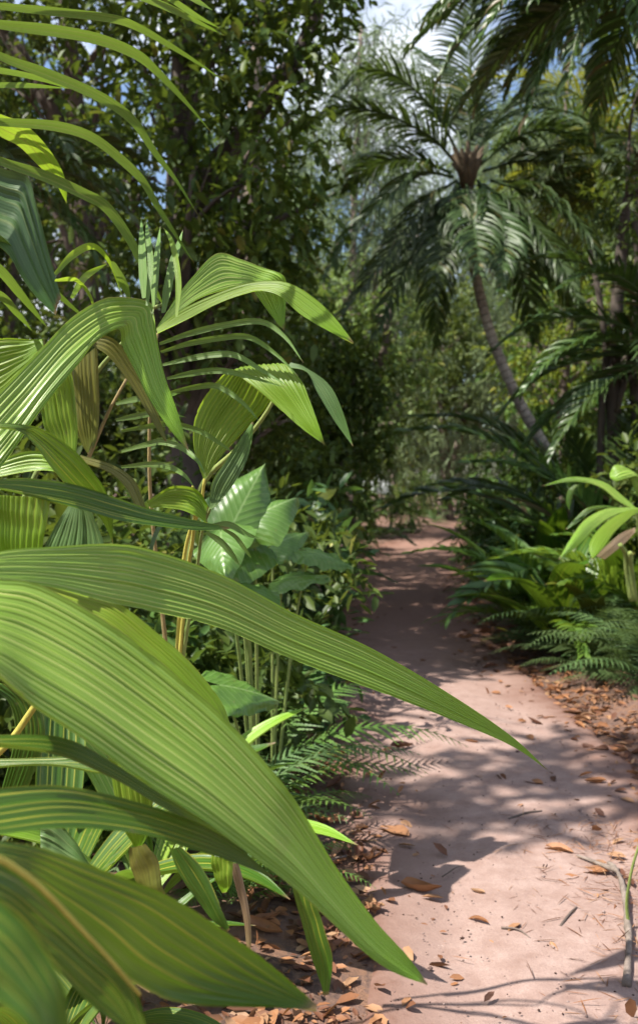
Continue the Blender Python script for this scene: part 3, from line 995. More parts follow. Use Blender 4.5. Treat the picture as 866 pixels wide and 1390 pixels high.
for k, (q, dt) in enumerate(TR):
    n_ = len(q)
    w3 = [P(a[0], a[1], 14 + (dt - 14) * (m_ / (n_ - 1)) ** 1.3) for m_, a in enumerate(q)]
    me = frond_mesh('frond', 3, 82, .80, 0, 0, .034, 72, 700 + k, .10, 10, 0, .028, fwd=(30, 60), ragged=.2, path=[p - w3[0] for p in w3])
    me.materials.append(M['frond'])
    o = link('frond', me, None, pl)
    o.location = w3[0] - Vector(trunk[0])

# palm whose crown hangs into the top corner
D2 = 8.5
tr2 = [Vector((X(1010, D2), D2, -.05)), P(1000, 600, D2), P(985, 300, D2), P(955, 60, D2), P(922, -60, D2)]
FR2 = [(140, -2, 50, 2.6), (118, 10, 60, 2.6), (158, -12, 45, 2.7), (100, -5, 55, 2.5), (195, 48, 75, 2.9), (192, 25, 62, 3.0), (205, -8, 55, 2.9), (218, 20, 62, 2.9), (172, 8, 60, 3.0), (240, 15, 70, 2.7), (188, 5, 60, 2.8), (230, 45, 80, 2.8), (200, 10, 70, 2.9), (225, 0, 70, 2.8), (180, 0, 70, 3.0), (250, 5, 75, 2.8), (165, 20, 70, 2.8), (210, -25, 55, 2.6), (185, -30, 50, 2.5), (150, 5, 75, 2.7), (235, -30, 55, 2.4), (275, 10, 75, 2.8),
       (120, 20, 80, 2.8), (90, 20, 80, 2.8), (40, 20, 80, 2.8), (0, 20, 80, 2.8), (320, 20, 80, 2.8), (195, 40, 75, 2.8), (260, 50, 75, 2.7), (100, 55, 75, 2.7), (20, 55, 75, 2.7)]
coconut('coconut palm with dark fronds hanging in from above the leaning palm', tr2, .14, .1, [(f[0], f[1] + 3, f[2], f[3] * .84, 'frond_under') for f in FR2], seed=2, pairs=76, hang=70, ll=.62)

# yellow-lit palm behind on that side, sunlight put into its frond colour
D3 = 15.0
tr3 = [Vector((X(890, D3), D3, -.05)), P(885, 650, D3), P(876, 450, D3), P(868, 300, D3), P(862, 215, D3)]
FR3 = [(a, e, 75, 2.7, 'frond_sunlit' if i % 2 == 0 else 'frond') for i, (a, e) in enumerate([(180, 60), (200, 35), (165, 15), (215, 10), (235, 40), (250, 5), (190, -15), (150, 40), (220, -25), (270, 20), (100, 50), (40, 40), (0, 20), (330, 30), (300, 0), (130, 0), (175, -30), (245, -25)])]
coconut('coconut palm with sunlit yellow fronds behind the leaning palm', tr3, .12, .09, FR3, seed=3, pairs=48)

# dark palm behind the sapling leaflets
D4 = 7.5
tr4 = [Vector((X(-60, D4), D4, -.05)), P(-55, 700, D4), P(-45, 500, D4), P(-30, 330, D4), P(-22, 245, D4)]
FR4 = [(0, 22, 60, 1.35), (340, 8, 60, 1.3), (20, 45, 75, 1.3), (320, 25, 75, 1.3), (355, -20, 50, 1.2), (300, 10, 75, 1.4), (60, 40, 80, 1.4), (270, 30, 80, 1.4), (120, 30, 80, 1.5), (180, 30, 80, 1.5), (230, 30, 80, 1.5)]
coconut('shaded small palm behind the arching sapling leaflets', tr4, .11, .08, FR4, seed=4, pairs=40, ll=.42)

# ------------------------------------------------------------------ leafy trees and shrubs
TEMPL = np.array([(0, 0, 0), (.30, .20, .05), (.68, .19, .03), (1.0, 0, -.10), (.68, -.19, .03), (.30, -.20, .05)], dtype=np.float64)
TFACE = np.array([(0, 3, 2, 1), (0, 5, 4, 3)], dtype=np.int64)
NARROW = TEMPL * np.array([1, .55, 1])
NEEDLE = np.array([(0, .0, 0), (.33, .022, -.04), (.7, .02, -.16), (1.0, 0, -.38), (.7, -.02, -.16), (.33, -.022, -.04)], dtype=np.float64)


def leaves_mesh(name, pos, size, dirs, ups, templ=TEMPL):
    N = len(pos)
    k = len(templ)
    x = dirs / np.linalg.norm(dirs, axis=1)[:, None]
    y = np.cross(ups, x)
    y /= (np.linalg.norm(y, axis=1)[:, None] + 1e-9)
    z = np.cross(x, y)
    v = pos[:, None, :] + size[:, None, None] * (templ[None, :, 0, None] * x[:, None, :] + templ[None, :, 1, None] * y[:, None, :] + templ[None, :, 2, None] * z[:, None, :])
    f = (TFACE[None] + (np.arange(N) * k)[:, None, None]).reshape(-1, 4)
    me = bpy.data.meshes.new(name)
    me.vertices.add(N * k)
    me.vertices.foreach_set('co', v.astype(np.float32).ravel())
    me.loops.add(f.size)
    me.loops.foreach_set('vertex_index', f.astype(np.int32).ravel())
    me.polygons.add(len(f))
    me.polygons.foreach_set('loop_start', (np.arange(len(f)) * 4).astype(np.int32))
    me.polygons.foreach_set('loop_total', np.full(len(f), 4, dtype=np.int32))
    me.update(calc_edges=True)
    return me


def spray(clumps, twigs, per, size, r, droop=.35, spread=.35, templ=TEMPL):
    """clumps (x,y,z,rx,ry,rz): twigs inside each, leaves along every twig"""
    P_, S_, D_, U_ = [], [], [], []
    vols = np.array([c[3] * c[4] * c[5] for c in clumps]) ** (2 / 3)
    cnt = np.maximum(3, (twigs * vols / vols.sum())).astype(int)
    for c, n in zip(clumps, cnt):
        cen, rad = np.array(c[:3]), np.array(c[3:6])
        u = r.normal(size=(n, 3))
        u /= np.linalg.norm(u, axis=1)[:, None]
        rr = r.uniform(.25, 1.0, n) ** .5
        rr *= 1 + .22 * np.sin(u[:, 0] * 5 + c[0]) * np.sin(u[:, 1] * 6 + c[1]) * np.sin(u[:, 2] * 5 + c[2] * 3)
        tb = cen + u * rr[:, None] * rad
        td = u + r.normal(scale=.6, size=(n, 3))
        td[:, 2] -= droop
        td /= np.linalg.norm(td, axis=1)[:, None]
        tl = size * per * .28 * r.uniform(.6, 1.3, n)
        for j in range(per):
            s = (j + .5) / per
            p = tb + td * (tl * s)[:, None]
            p[:, 2] -= tl * s * s * .25
            sd = r.normal(size=(n, 3))
            dv = td * .6 + sd * .7
            dv[:, 2] -= droop * .8
            up = r.normal(scale=spread, size=(n, 3)) + np.array([0, 0, 1.0])
            P_.append(p)
            S_.append(size * r.uniform(.45, 1.35, n))
            D_.append(dv)
            U_.append(up)
    return leaves_mesh('crown', np.concatenate(P_), np.concatenate(S_), np.concatenate(D_), np.concatenate(U_), templ)


def shift(me, o):
    me.transform(Matrix.Translation(-Vector(o)))
    return me


def tree(name, label, cat, trunk, r0, r1, clumps, twigs, per, size, mat, bark, group=None, limbs=True, extra=(), seed=0, droop=.35, templ=TEMPL, crown='crown', trunkname='trunk'):
    r = np.random.default_rng(seed + 11)
    rp = random.Random(seed)
    base = Vector(trunk[0])
    t = thing(name, label, cat, base, 0, group)
    mb = MB()
    c = catmull(trunk, 24)
    mb.tube(c, [(r0 * 1.25 if i == 0 else r0 + (r1 - r0) * i / 23) for i in range(24)], 10)
    if limbs:
        for cl in clumps:
            e = Vector(cl[:3])
            k = max(4, min(23, int(np.argmin([abs((p - e).length - .6 * (c[-1] - e).length) + max(0, p.z - e.z) * 2 for p in c]))))
            s = c[k]
            mid = s.lerp(e, .5) + Vector((rp.uniform(-.2, .2), rp.uniform(-.2, .2), rp.uniform(.0, .3))) * (e - s).length * .4
            rb = (r0 + (r1 - r0) * k / 23) * .5
            q = catmull([s, mid, e], 9)
            mb.tube(q, [rb * (1 - .85 * i / 8) for i in range(9)], 6)
            for _ in range(4):
                e2 = e + Vector((rp.uniform(-1, 1) * cl[3], rp.uniform(-1, 1) * cl[4], rp.uniform(-.6, .8) * cl[5])) * .8
                s2 = q[rp.randint(4, 8)]
                mb.tube(catmull([s2, s2.lerp(e2, .5) + Vector((0, 0, .1)), e2], 6), [rb * .28 * (1 - .8 * i / 5) for i in range(6)], 4)
    for pts, ra, rb in extra:
        q = catmull(pts, 14)
        mb.tube(q, [ra + (rb - ra) * i / 13 for i in range(14)], 8)
    part(trunkname, mb, M[bark], t)
    me = spray(clumps, twigs, per, size, r, droop, templ=templ)
    shift(me, base)
    me.materials.append(M[mat])
    link(crown, me, None, t)
    return t


def cl(px, py, d, rx, rz, ry=None):
    p = P(px, py, d)
    return (p.x, p.y, p.z, rx, ry or rx, rz)


def gb(px, d):
    x = X(px, d)
    return Vector((x, d, ground_z(x, d) - .05))


# the big dark tree
d = 10.0
tree('broadleaf_tree', 'big dark broadleaf tree with a thick shaded trunk', 'tree',
     [gb(255, d), P(250, 600, d), P(246, 420, d), P(246, 250, d), P(250, 100, d), P(262, -60, d), P(280, -250, d)], .22, .10,
     [cl(300, 60, 9.5, 1.0, .7), cl(380, 90, 9.5, .6, .55), cl(200, 100, 9.5, .9, .7), cl(350, 190, 9.2, .9, .6), cl(260, 240, 8.8, .9, .6), cl(170, 250, 9.5, .6, .6),
      cl(345, 290, 9.5, .7, .55), cl(300, 370, 9.3, .8, .5), cl(365, 380, 9.8, .5, .4), cl(200, 370, 9.6, .8, .6), cl(330, -60, 9.8, 1.3, .8), cl(180, -60, 10, 1.2, .8), cl(420, 15, 9.6, .4, .4), 
      cl(260, 440, 9.5, .8, .5), cl(335, 470, 9.6, .6, .4), cl(440, -110, 10, .7, .6), cl(250, -200, 10, 1.6, .9), cl(420, -230, 10.3, 1.3, .8), cl(80, -160, 10, 1.2, .9)],
     1420, 9, .15, 'leaf', 'bark', seed=1,
     extra=[([P(250, 260, 10), P(320, 190, 9.9), P(390, 100, 9.8), P(420, 40, 9.8), P(440, -20, 9.8)], .11, .06),
            ([P(372, 300, 10.2), P(410, 284, 10.2), P(440, 272, 10.2)], .04, .02)])
d = 14.0
tree('broadleaf_tree', 'leafy tree with two tilted trunks showing blue sky through its crown', 'tree',
     [gb(130, d), P(125, 500, d), P(112, 250, d), P(100, 120, d), P(88, 0, d), P(70, -150, d)], .19, .1,
     [cl(60, 30, 13.5, 1.3, .7), cl(140, 60, 13.5, 1.1, .6), cl(30, 120, 13.6, 1.0, .6), cl(180, 0, 13.5, 1.0, .7), cl(120, 160, 13.8, .8, .5), cl(-40, 60, 13.5, 1.2, .9), cl(60, -90, 14, 1.8, 1), cl(200, -100, 14, 1.6, 1),
      cl(20, 220, 14, .8, .5), cl(150, 300, 14, 1.0, .6), cl(60, 330, 14, 1.0, .6), cl(220, 180, 14, .8, .7)],
     620, 8, .14, 'leaf', 'bark_brown', seed=2, extra=[([P(118, 330, 14), P(90, 200, 14), P(50, 110, 14), P(5, 40, 14), P(-30, -20, 14)], .15, .09)])
d = 17.0
tree('broadleaf_tree', 'leafy tree with a pale forked trunk seen behind the big dark tree', 'tree',
     [gb(345, d), P(340, 400, d), P(342, 250, d), P(345, 150, d), P(352, 50, d), P(358, -60, d)], .17, .12,
     [cl(330, 230, 17, 1.4, .9), cl(395, 200, 17, .6, .6), cl(280, 130, 17, 1.3, .9), cl(395, 340, 17, .9, .8), cl(300, 340, 17, 1.3, .9), cl(360, -60, 17, 2.0, 1.2), cl(390, 430, 17, 1.3, .8)],
     800, 9, .15, 'leaf_mid', 'bark_pale', seed=3, extra=[([P(343, 170, 17), P(370, 110, 17), P(410, 60, 17), P(436, 20, 17)], .1, .06)])
d = 11.0
tree('broadleaf_tree', 'slim pinkish tree trunk with low leafy sprays behind the forked leaf', 'tree',
     [gb(318, d), P(320, 560, d), P(316, 450, d), P(322, 360, d), P(328, 300, d)], .11, .07,
     [cl(280, 500, 10.7, .6, .4), cl(370, 490, 10.7, .6, .4), cl(300, 580, 10.5, .7, .45), cl(390, 570, 10.7, .6, .45), cl(240, 540, 10.7, .6, .5), cl(330, 290, 11, .6, .4)],
     330, 8, .10, 'leaf', 'bark_pale', seed=4)
# mid trees on the far side of the bend and the shaded bank
d = 12.5
tree('broadleaf_tree', 'dense dark bushy tree on the shaded bank beside the path', 'tree',
     [gb(438, d), P(440, 700, d), P(446, 620, d), P(460, 540, d)], .12, .06,
     [cl(480, 520, 12.3, .45, .4), cl(450, 560, 12.3, .5, .5), cl(500, 585, 12.3, .3, .35), cl(465, 630, 12, .45, .4), cl(425, 500, 12.5, .6, .6), cl(415, 600, 12.3, .6, .6), cl(455, 470, 12.8, .45, .4)],
     560, 9, .12, 'leaf', 'bark', seed=5)
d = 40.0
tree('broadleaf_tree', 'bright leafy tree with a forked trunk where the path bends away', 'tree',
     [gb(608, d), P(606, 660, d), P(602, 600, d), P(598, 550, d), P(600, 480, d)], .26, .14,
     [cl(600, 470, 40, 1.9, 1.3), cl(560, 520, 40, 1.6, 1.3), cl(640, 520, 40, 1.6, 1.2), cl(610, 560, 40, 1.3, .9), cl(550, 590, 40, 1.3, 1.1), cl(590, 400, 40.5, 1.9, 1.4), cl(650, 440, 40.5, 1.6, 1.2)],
     900, 8, .24, 'leaf_far_hazy', 'bark_brown', seed=6, extra=[([P(606, 670, 40), P(622, 600, 40), P(634, 540, 40), P(640, 500, 40)], .19, .08)])
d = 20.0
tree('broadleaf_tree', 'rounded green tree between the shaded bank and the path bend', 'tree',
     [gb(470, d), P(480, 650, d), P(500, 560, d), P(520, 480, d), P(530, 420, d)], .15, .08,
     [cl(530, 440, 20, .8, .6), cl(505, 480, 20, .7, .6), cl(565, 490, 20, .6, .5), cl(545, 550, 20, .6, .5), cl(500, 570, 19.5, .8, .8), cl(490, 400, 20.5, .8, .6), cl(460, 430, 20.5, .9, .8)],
     420, 9, .16, 'leaf_far_hazy', 'bark_brown', seed=7)
# yellow-lit tree behind the leaning trunk
d = 22.0
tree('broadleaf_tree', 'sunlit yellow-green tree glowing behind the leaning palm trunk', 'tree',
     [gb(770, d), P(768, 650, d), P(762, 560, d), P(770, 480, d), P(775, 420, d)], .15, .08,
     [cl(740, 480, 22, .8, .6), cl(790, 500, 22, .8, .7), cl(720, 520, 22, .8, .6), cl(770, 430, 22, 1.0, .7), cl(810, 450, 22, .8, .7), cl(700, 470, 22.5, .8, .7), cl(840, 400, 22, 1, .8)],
     260, 8, .16, 'leaf_sunlit', 'bark_brown', seed=8)
# dark trunks beyond the ferns
d = 10.5
tree('broadleaf_tree', 'dark multi-stemmed tree hung with creepers above the shaded ferns', 'tree',
     [gb(838, d), P(836, 650, d), P(832, 520, d), P(838, 400, d), P(846, 310, d), P(850, 270, d)], .10, .05,
     [cl(890, 260, 10.4, .5, .5), cl(835, 285, 10.3, .45, .35), cl(855, 335, 10.6, .3, .3), cl(885, 440, 10.2, .4, .5), cl(900, 60, 10.6, .9, .8), cl(920, 560, 10.2, .6, .6), cl(970, 200, 10.4, 1.2, 1.2)],
     340, 9, .12, 'leaf', 'bark', seed=9,
     extra=[([gb(865, d), P(862, 560, 10.4), P(855, 480, 10.4), P(866, 380, 10.4), P(860, 300, 10.4)], .06, .04),
            ([gb(812, d), P(816, 560, 10.5), P(822, 480, 10.5), P(812, 400, 10.5), P(800, 340, 10.6)], .05, .03),
            ([P(836, 560, 10.3), P(848, 520, 10.2), P(862, 500, 10.2), P(880, 430, 10.2)], .035, .02)])
# unseen tall tree added beside the track, crown clumps placed to shade it
tree('broadleaf_tree', 'unseen tall tree added beside the young palms, its high branches shading the track', 'tree',
     [Vector((-6.2, 6.5, -.05)), Vector((-6.0, 6.6, 3)), Vector((-5.6, 7, 6)), Vector((-5.0, 8, 8.5))], .26, .12,
     [(-3.6, 6.9, 8.4, 1.1, 1.1, .7), (-4.6, 11, 9.2, 1.4, 1.4, .8), (-2.6, 12.2, 10.2, 1.3, 1.3, .8), 
      (-5.6, 7.6, 8.4, 1.0, 1.0, .7), (-4.1, 6.2, 8.0, .9, .7, .5), (-3.1, 3.15, 8.0, .6, .38, .3), (-3.8, 2.55, 8.0, .6, .35, .3), (-4.9, 6.4, 8.0, .8, .7, .5)],
     1700, 9, .17, 'leaf', 'bark_brown', seed=31)
# trees filling the forest far behind
far_specs = [(-7.8, 19, 36), (-5.6, 17, 37), (9.2, 26, 38), (4.5, 50, 23), (8.5, 56, 27), (1, 47, 25), (12.5, 54, 31), (6.5, 66, 33), (3.2, 60, 35), (-13, 17, 29), (-10.5, 25, 30), (-8, 16, 1), (-11, 20, 2), (-6, 22, 3), (-3.5, 27, 4), (-1, 30, 5), (9, 30, 7), (7.5, 24, 8), (10, 20, 9), (12, 26, 10), (-7, 33, 13), (-12, 30, 14), (15, 33, 15), (-3, 42, 17),
             (8.5, 15, 18), (-9, 11, 19), (13, 15, 20), (16, 22, 21), (-15, 24, 22), (18, 42, 25), (-9, 45, 26), (-16, 40, 27), (-14, 14, 28)]
protos = []
for q in range(4):
    rr = random.Random(q + 77)
    h = 7 + q
    cls = [(rr.uniform(-2, 2), rr.uniform(-1.8, 1.8), h * rr.uniform(.28, 1.0), rr.uniform(.9, 1.5), rr.uniform(.9, 1.5), rr.uniform(.6, 1.0)) for _ in range(15)]
    protos.append((h, cls))
FAR = []
for (x, y, s) in far_specs:
    q = s % 4
    h, cls = protos[q]
    if len(FAR) <= q or not any(f[0] == q for f in FAR):
        t = tree('forest_tree', 'leafy green tree deep in the forest beyond the path', 'tree', [Vector((0, 0, -.1)), Vector((.1, .05, h * .3)), Vector((-.05, 0, h * .65)), Vector((.1, 0, h * .95))], .16, .06,
                 cls, 1100, 8, .19, ('leaf_mid', 'leaf_far_hazy', 'leaf', 'leaf_far_hazy')[q], 'bark_brown', group='leafy trees deep in the forest', seed=40 + q)
        FAR.append((q, t))
    else:
        src = [f[1] for f in FAR if f[0] == q][0]
        t = src.copy()
        C.objects.link(t)
        for ch in list(src.children):
            c2 = ch.copy()
            C.objects.link(c2)
            c2.parent = t
    t.location = (x, y, ground_z(x, y) - .05)
    t.rotation_euler = (0, 0, s * 1.3)
    k = .85 + .35 * ((s * 37) % 10) / 10
    t.scale = (k, k, k)

# feathery casuarinas
cas = None
cas_specs = [(X(745, 30), 30, 1.0), (X(470, 27), 27, 1.0), (X(575, 46), 46, .95), (X(690, 40), 40, 1.2), (X(395, 44), 44, 1.3), (X(780, 48), 48, 1.4), (X(640, 60), 60, 1.7), (X(535, 58), 58, 1.5), (X(310, 42), 42, 1.2),
             (X(880, 36), 36, 1.1), (X(-120, 30), 30, 1.0), (X(960, 44), 44, 1.3), (X(230, 55), 55, 1.2)]
for i, (x, y, s) in enumerate(cas_specs):
    if cas is None:
        rr = random.Random(5)
        H_ = 15.0
        cls = []
        for q in range(40):
            z = H_ * (.12 + .86 * (q + .5) / 40)
            a = q * 2.4
            rad = 2.3 * (1 - .6 * z / H_)
            cls.append((math.cos(a) * rad * rr.uniform(.4, 1), math.sin(a) * rad * rr.uniform(.4, 1), z, .8, .8, .55))
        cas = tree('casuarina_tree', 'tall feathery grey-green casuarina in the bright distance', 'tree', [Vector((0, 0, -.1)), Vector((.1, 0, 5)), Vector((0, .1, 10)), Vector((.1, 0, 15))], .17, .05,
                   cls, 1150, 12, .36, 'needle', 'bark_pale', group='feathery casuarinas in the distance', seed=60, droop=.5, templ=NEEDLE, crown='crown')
        t = cas
    else:
        t = cas.copy()
        C.objects.link(t)
        for ch in list(cas.children):
            c2 = ch.copy()
            C.objects.link(c2)
            c2.parent = t
    t.location = (x, y, -.05)
    t.rotation_euler = (R(2 * math.sin(i)), R(2 * math.cos(i * 2)), i * 2.1)
    t.scale = (s, s, s)

# understory shrubs
def shrub(label, x, y, w, h, mat='leaf_shrub', n=110, size=.09, seed=0, group=None, name='shrub', per=8, templ=TEMPL, droop=.2):
    z = ground_z(x, y)
    rr = random.Random(seed)
    cls = [(x + rr.uniform(-.55, .55) * w, y + rr.uniform(-.5, .5) * w, z + h * rr.uniform(.25, .85), w * .42, w * .42, h * .28) for _ in range(6)]
    return tree(name, label, 'shrub', [Vector((x, y, z - .05)), Vector((x + .02, y, z + h * .3)), Vector((x, y + .02, z + h * .6))], .022 * (1 + h), .008, cls, n, per, size, mat, 'stem', group=group, seed=seed, droop=droop, templ=templ, crown='foliage', trunkname='stem')


shrub('glossy shrub with a few yellow leaves at the path edge beside the taro', X(402, 7.3), 7.3, .5, 1.25, 'leaf_shrub', 120, .17, 1)
shrub('low glossy shrub tucked under the taro leaves', X(350, 5.6), 5.6, .5, .7, 'leaf_shrub', 110, .11, 2)
shrub('round green bush narrowing the path where it bends', X(690, 14), 14, .85, 1.25, 'leaf_mid', 260, .10, 3)
shrub('small leafy shrub in front of the taro stalks', X(335, 4.3), 4.3, .36, .7, 'leaf_mid', 90, .10, 5)
shrub('tall dark bush behind the glossy shrub', X(388, 9.5), 9.5, .9, 2.0, 'leaf', 230, .11, 4)
bank = [(590, 39, 1.2, 1.8), (558, 34, 1.1, 1.7), (530, 30, 1.1, 1.6), (575, 42, 1.5, 2.6), (620, 48, 1.5, 2.4), (502, 26, 1.0, 1.5), (474, 22, .9, 1.4)]
for k, (px, d, w, h) in enumerate(bank):
    shrub('green bush in the row edging the far bank of the path', X(px, d), d, w, h, ('leaf_mid', 'leaf_far_hazy')[k % 2], 200, .11, 20 + k, 'bushes edging the far path')
bank2 = [(684, 18, .9, 1.5), (672, 24, 1.0, 1.7), (668, 31, 1.3, 2.0), (705, 13, .6, 1.0)]
for k, (px, d, w, h) in enumerate(bank2):
    shrub('leafy bush beyond the rounded bush at the path bend', X(px, d), d, w, h, ('leaf_mid', 'leaf_shrub')[k % 2], 200, .10, 40 + k, 'bushes beyond the bend')
fill = [(-70, 12, 2.0, 3.6), (70, 13, 2.0, 3.8), (190, 14, 2.0, 3.6), (310, 15, 1.8, 3.4), (405, 17, 1.4, 3.0), (60, 4.6, .9, 1.3), (160, 4.8, .8, 1.2), (250, 5.2, .8, 1.2), (330, 6.2, .9, 1.4), (100, 6.5, 1.2, 2.0), (220, 7.0, 1.1, 2.0), (-20, 6.0, 1.2, 2.0), (250, 4.4, .5, .8), (170, 3.9, .5, .8), (90, 3.8, .5, .9), (0, 3.8, .7, 1.2), (380, 9, 1.0, 1.8), (-120, 4.5, 1.0, 1.6)]
for k, (px, d, w, h) in enumerate(fill):
    shrub('dark leafy undergrowth shrub behind the young palms', X(px, d), d, w, h, ('leaf', 'leaf_mid', 'leaf')[k % 3], 190 if d < 10 else 420, .10 if d < 10 else .16, 60 + k, 'undergrowth shrubs behind the young palms')
fill2 = [(800, 13, 1.2, 1.7), (760, 15, 1.1, 1.8), (930, 8.5, 1.0, 2.0), (720, 14, 1.2, 2.0), (830, 14, 1.6, 2.8), (900, 11, 1.4, 2.6), (740, 18, 1.5, 2.6), (690, 17, 1.0, 2.2), (960, 9, 1.2, 2.4)]
for k, (px, d, w, h) in enumerate(fill2):
    shrub('shaded shrub among the palms behind the fern bank', X(px, d), d, w, h, ('leaf', 'leaf_mid')[k % 2], 220, .11, 80 + k, 'shaded shrubs behind the fern bank')

# ------------------------------------------------------------------ understory palms
under_palm(X(380, 11.5), 11.5, .95, 'dark understory palm arching over the shaded bank', 12, seed=1)
under_palm(X(445, 20), 20, 1.35, 'pale-tipped understory palm arching toward the path bend', 12, seed=2)
under_palm(X(350, 8.6), 8.6, .7, 'small dark palm low behind the glossy shrub', 10, seed=3)
under_palm(X(728, 15.5), 15.5, .8, 'dark palm spreading its fronds above the rounded bush', 13, seed=4)
under_palm(X(705, 19), 19, .95, 'palm with pale drooping fronds at the foot of the leaning trunk', 13, seed=5)
under_palm(X(800, 11), 11, 1.1, 'shaded palm behind the bright small palm', 12, seed=6)
under_palm(X(865, 9.6), 9.6, 1.7, 'shaded palm standing tall above the fern bank', 12, seed=7)
under_palm(X(795, 12.8), 12.8, .9, 'dark palm beneath the leaning trunk', 12, seed=8)
under_palm(X(830, 11.5), 11.5, 1.8, 'dark palm against the creeper-hung trunks', 12, seed=9)
under_palm(X(752, 8.4), 8.4, .95, 'small bright green feathery palm beside the path', 9, 'frond_bright', seed=10, name='small_palm')
under_palm(X(40, 5.2), 5.2, .8, 'dark palm in the undergrowth below the shaded small palm', 11, seed=11)
under_palm(X(380, 6.6), 6.6, .6, 'dark feathery palm above the glossy shrub', 10, seed=12)

under_palm(X(815, 10.0), 10.0, .95, 'young feathery palm with arching fronds behind the palm seedlings', 12, 'frond_bright', seed=13)
under_palm(X(905, 7.6), 7.6, .85, 'fresh green feathery palm overhanging the wide-leaved palm', 12, 'frond_bright', seed=17)
under_palm(X(870, 9.0), 9.0, 1.05, 'young feathery palm just behind the wide-leaved palm', 12, 'frond_bright', seed=14)
under_palm(X(745, 12.2), 12.2, .55, 'shaded feathery palm behind the small bright palm', 12, seed=15)
under_palm(X(822, 13), 13, 1.9, 'tall shaded palm with long fronds below the sunlit yellow-green tree', 13, seed=16)

# ------------------------------------------------------------------ broad-leaved palm at the fern bank
pe = thing('young_palm', 'young palm with wide smooth leaves fanning out over the fern bank', 'palm', (X(862, 6.35) + .05, 6.35, 0))
ze = lambda l: zz(l, 640, 580, 3.832)
blade(pe, 'leaf', ze([(880, 420), (780, 418), (690, 425), (590, 480), (520, 570), (450, 690)]), ze([(890, 440), (800, 440), (720, 470), (640, 530), (560, 610), (451, 692)]), (6.21, 5.8), (6.14, 5.8), 7, 'blade', .3, .1, 71)
blade(pe, 'leaf', ze([(900, 425), (820, 430), (740, 465), (660, 530), (610, 610), (624, 688)]), ze([(900, 450), (850, 450), (800, 490), (740, 550), (690, 620), (626, 688)]), (6.14, 5.73), (6.07, 5.73), 7, 'blade_lit', .3, .1, 72)
blade(pe, 'leaf', ze([(900, 440), (850, 330), (800, 215), (745, 195), (718, 235), (716, 260)]), ze([(905, 440), (890, 350), (870, 260), (800, 270), (750, 280), (718, 262)]), 6.55, 6.49, 7, 'blade', .4, .08, 73)
blade(pe, 'leaf', ze([(860, 425), (790, 360), (700, 290), (600, 262), (500, 262), (365, 305)]), ze([(840, 425), (760, 385), (680, 320), (600, 290), (500, 285), (366, 306)]), (6.35, 6.49), (6.32, 6.49), 6, 'blade', .4, .1, 74)
blade(pe, 'leaf', ze([(760, 415), (680, 405), (600, 420), (540, 470), (490, 530)]), ze([(760, 425), (690, 418), (620, 440), (560, 490), (491, 531)]), 6.55, 6.53, 4, 'blade_deep', .4, .1, 75)
blade(pe, 'leaf', ze([(850, 520), (770, 555), (700, 615), (640, 668)]), ze([(850, 545), (800, 600), (740, 650), (690, 688)]), 6.35, 6.32, 8, 'blade_dead', .6, .05, 76, label='brown withered leaf drooping under the green ones')
blade(pe, 'leaf', ze([(530, 300), (500, 330), (490, 390), (505, 430)]), ze([(560, 300), (530, 340), (515, 400), (506, 431)]), 6.55, 6.54, 4, 'blade_deep', .4, .1, 77)
for q in ([(862, 425), (870, 520), (885, 640), (890, 900)], [(770, 610), (800, 660), (806, 740), (830, 900)], [(822, 650), (830, 750), (850, 900)]):
    stem(pe, 'petiole', ze(q), (6.21, 6.35), .016, .02, 'petiole_green')


# generic broad-bladed seedlings
def seedling(x, y, sc, label, n=6, mat='blade_deep', seed=0, group=None, L=.8, W=.13, name='palm_seedling', el=(35, 80), dr=(50, 95)):
    r = random.Random(seed)
    z = ground_z(x, y)
    t = thing(name, label, 'palm' if 'palm' in name else 'plant', (x, y, z - .02), 0, group, sc)
    for k in range(n):
        az = 2 * math.pi * (k + r.uniform(.1, .7)) / n
        pts = curve_rachis(L * r.uniform(.75, 1.1), r.uniform(*el), r.uniform(*dr), 9, 1.6)
        lat = Vector((0, 1, 0))
        e1, e2 = [], []
        for i, p in enumerate(pts):
            s = i / 8
            w = W * (.10 + .9 * math.sin(math.pi * min(1, max(0, (s - .12) / .88) ** .85)) ** .8) * .5 if s > .12 else W * .05
            if s > .99:
                w = .002
            sag = Vector((0, 0, -abs(w) * .25))
            e1.append(p + lat * w + sag)
            e2.append(p - lat * w + sag)
        rows, uvs = blade_rows(e1, e2, 7, .4, .12, seed + k, 30, 3)
        mb = MB()
        mb.grid(rows, uvs)
        me = mb.mesh('leaf')
        me.materials.append(M[mat])
        o = link('leaf', me, None, t)
        o.rotation_euler = (R(r.uniform(-12, 12)), 0, az)
    return t


seedling(X(738, 9.6), 9.6, 1.5, 'clump of strap-leaved plant with pale leaves beside the path', 8, 'blade', 1, L=.7, W=.09, name='strap_leaf_plant')
seedling(X(735, 8.6), 8.6, 1.6, 'broad-leaved palm seedling behind the path-side ferns', 7, 'blade_deep', 2, L=.9, W=.16)
seedling(X(770, 9), 9, 1.8, 'tall palm seedling between the small palm and the wide-leaved palm', 7, 'blade_blue', 3, L=1.0, W=.15)
seedling(X(815, 7.8), 7.8, 1.5, 'olive palm seedling under the wide-leaved palm', 6, 'blade_olive', 4, L=.8, W=.12)
seedling(X(865, 8.3), 8.3, 1.8, 'deep green palm seedling behind the wide-leaved palm', 7, 'blade_deep', 5, L=1.0, W=.15)
seedling(X(728, 11), 11, 1.1, 'palm seedling below the small bright palm', 7, 'blade_deep', 6, L=.9, W=.13)
seedling(X(745, 10.5), 10.5, 1.8, 'broad palm seedling in the shade under the leaning trunk', 7, 'blade_deep', 7, L=1.1, W=.17)
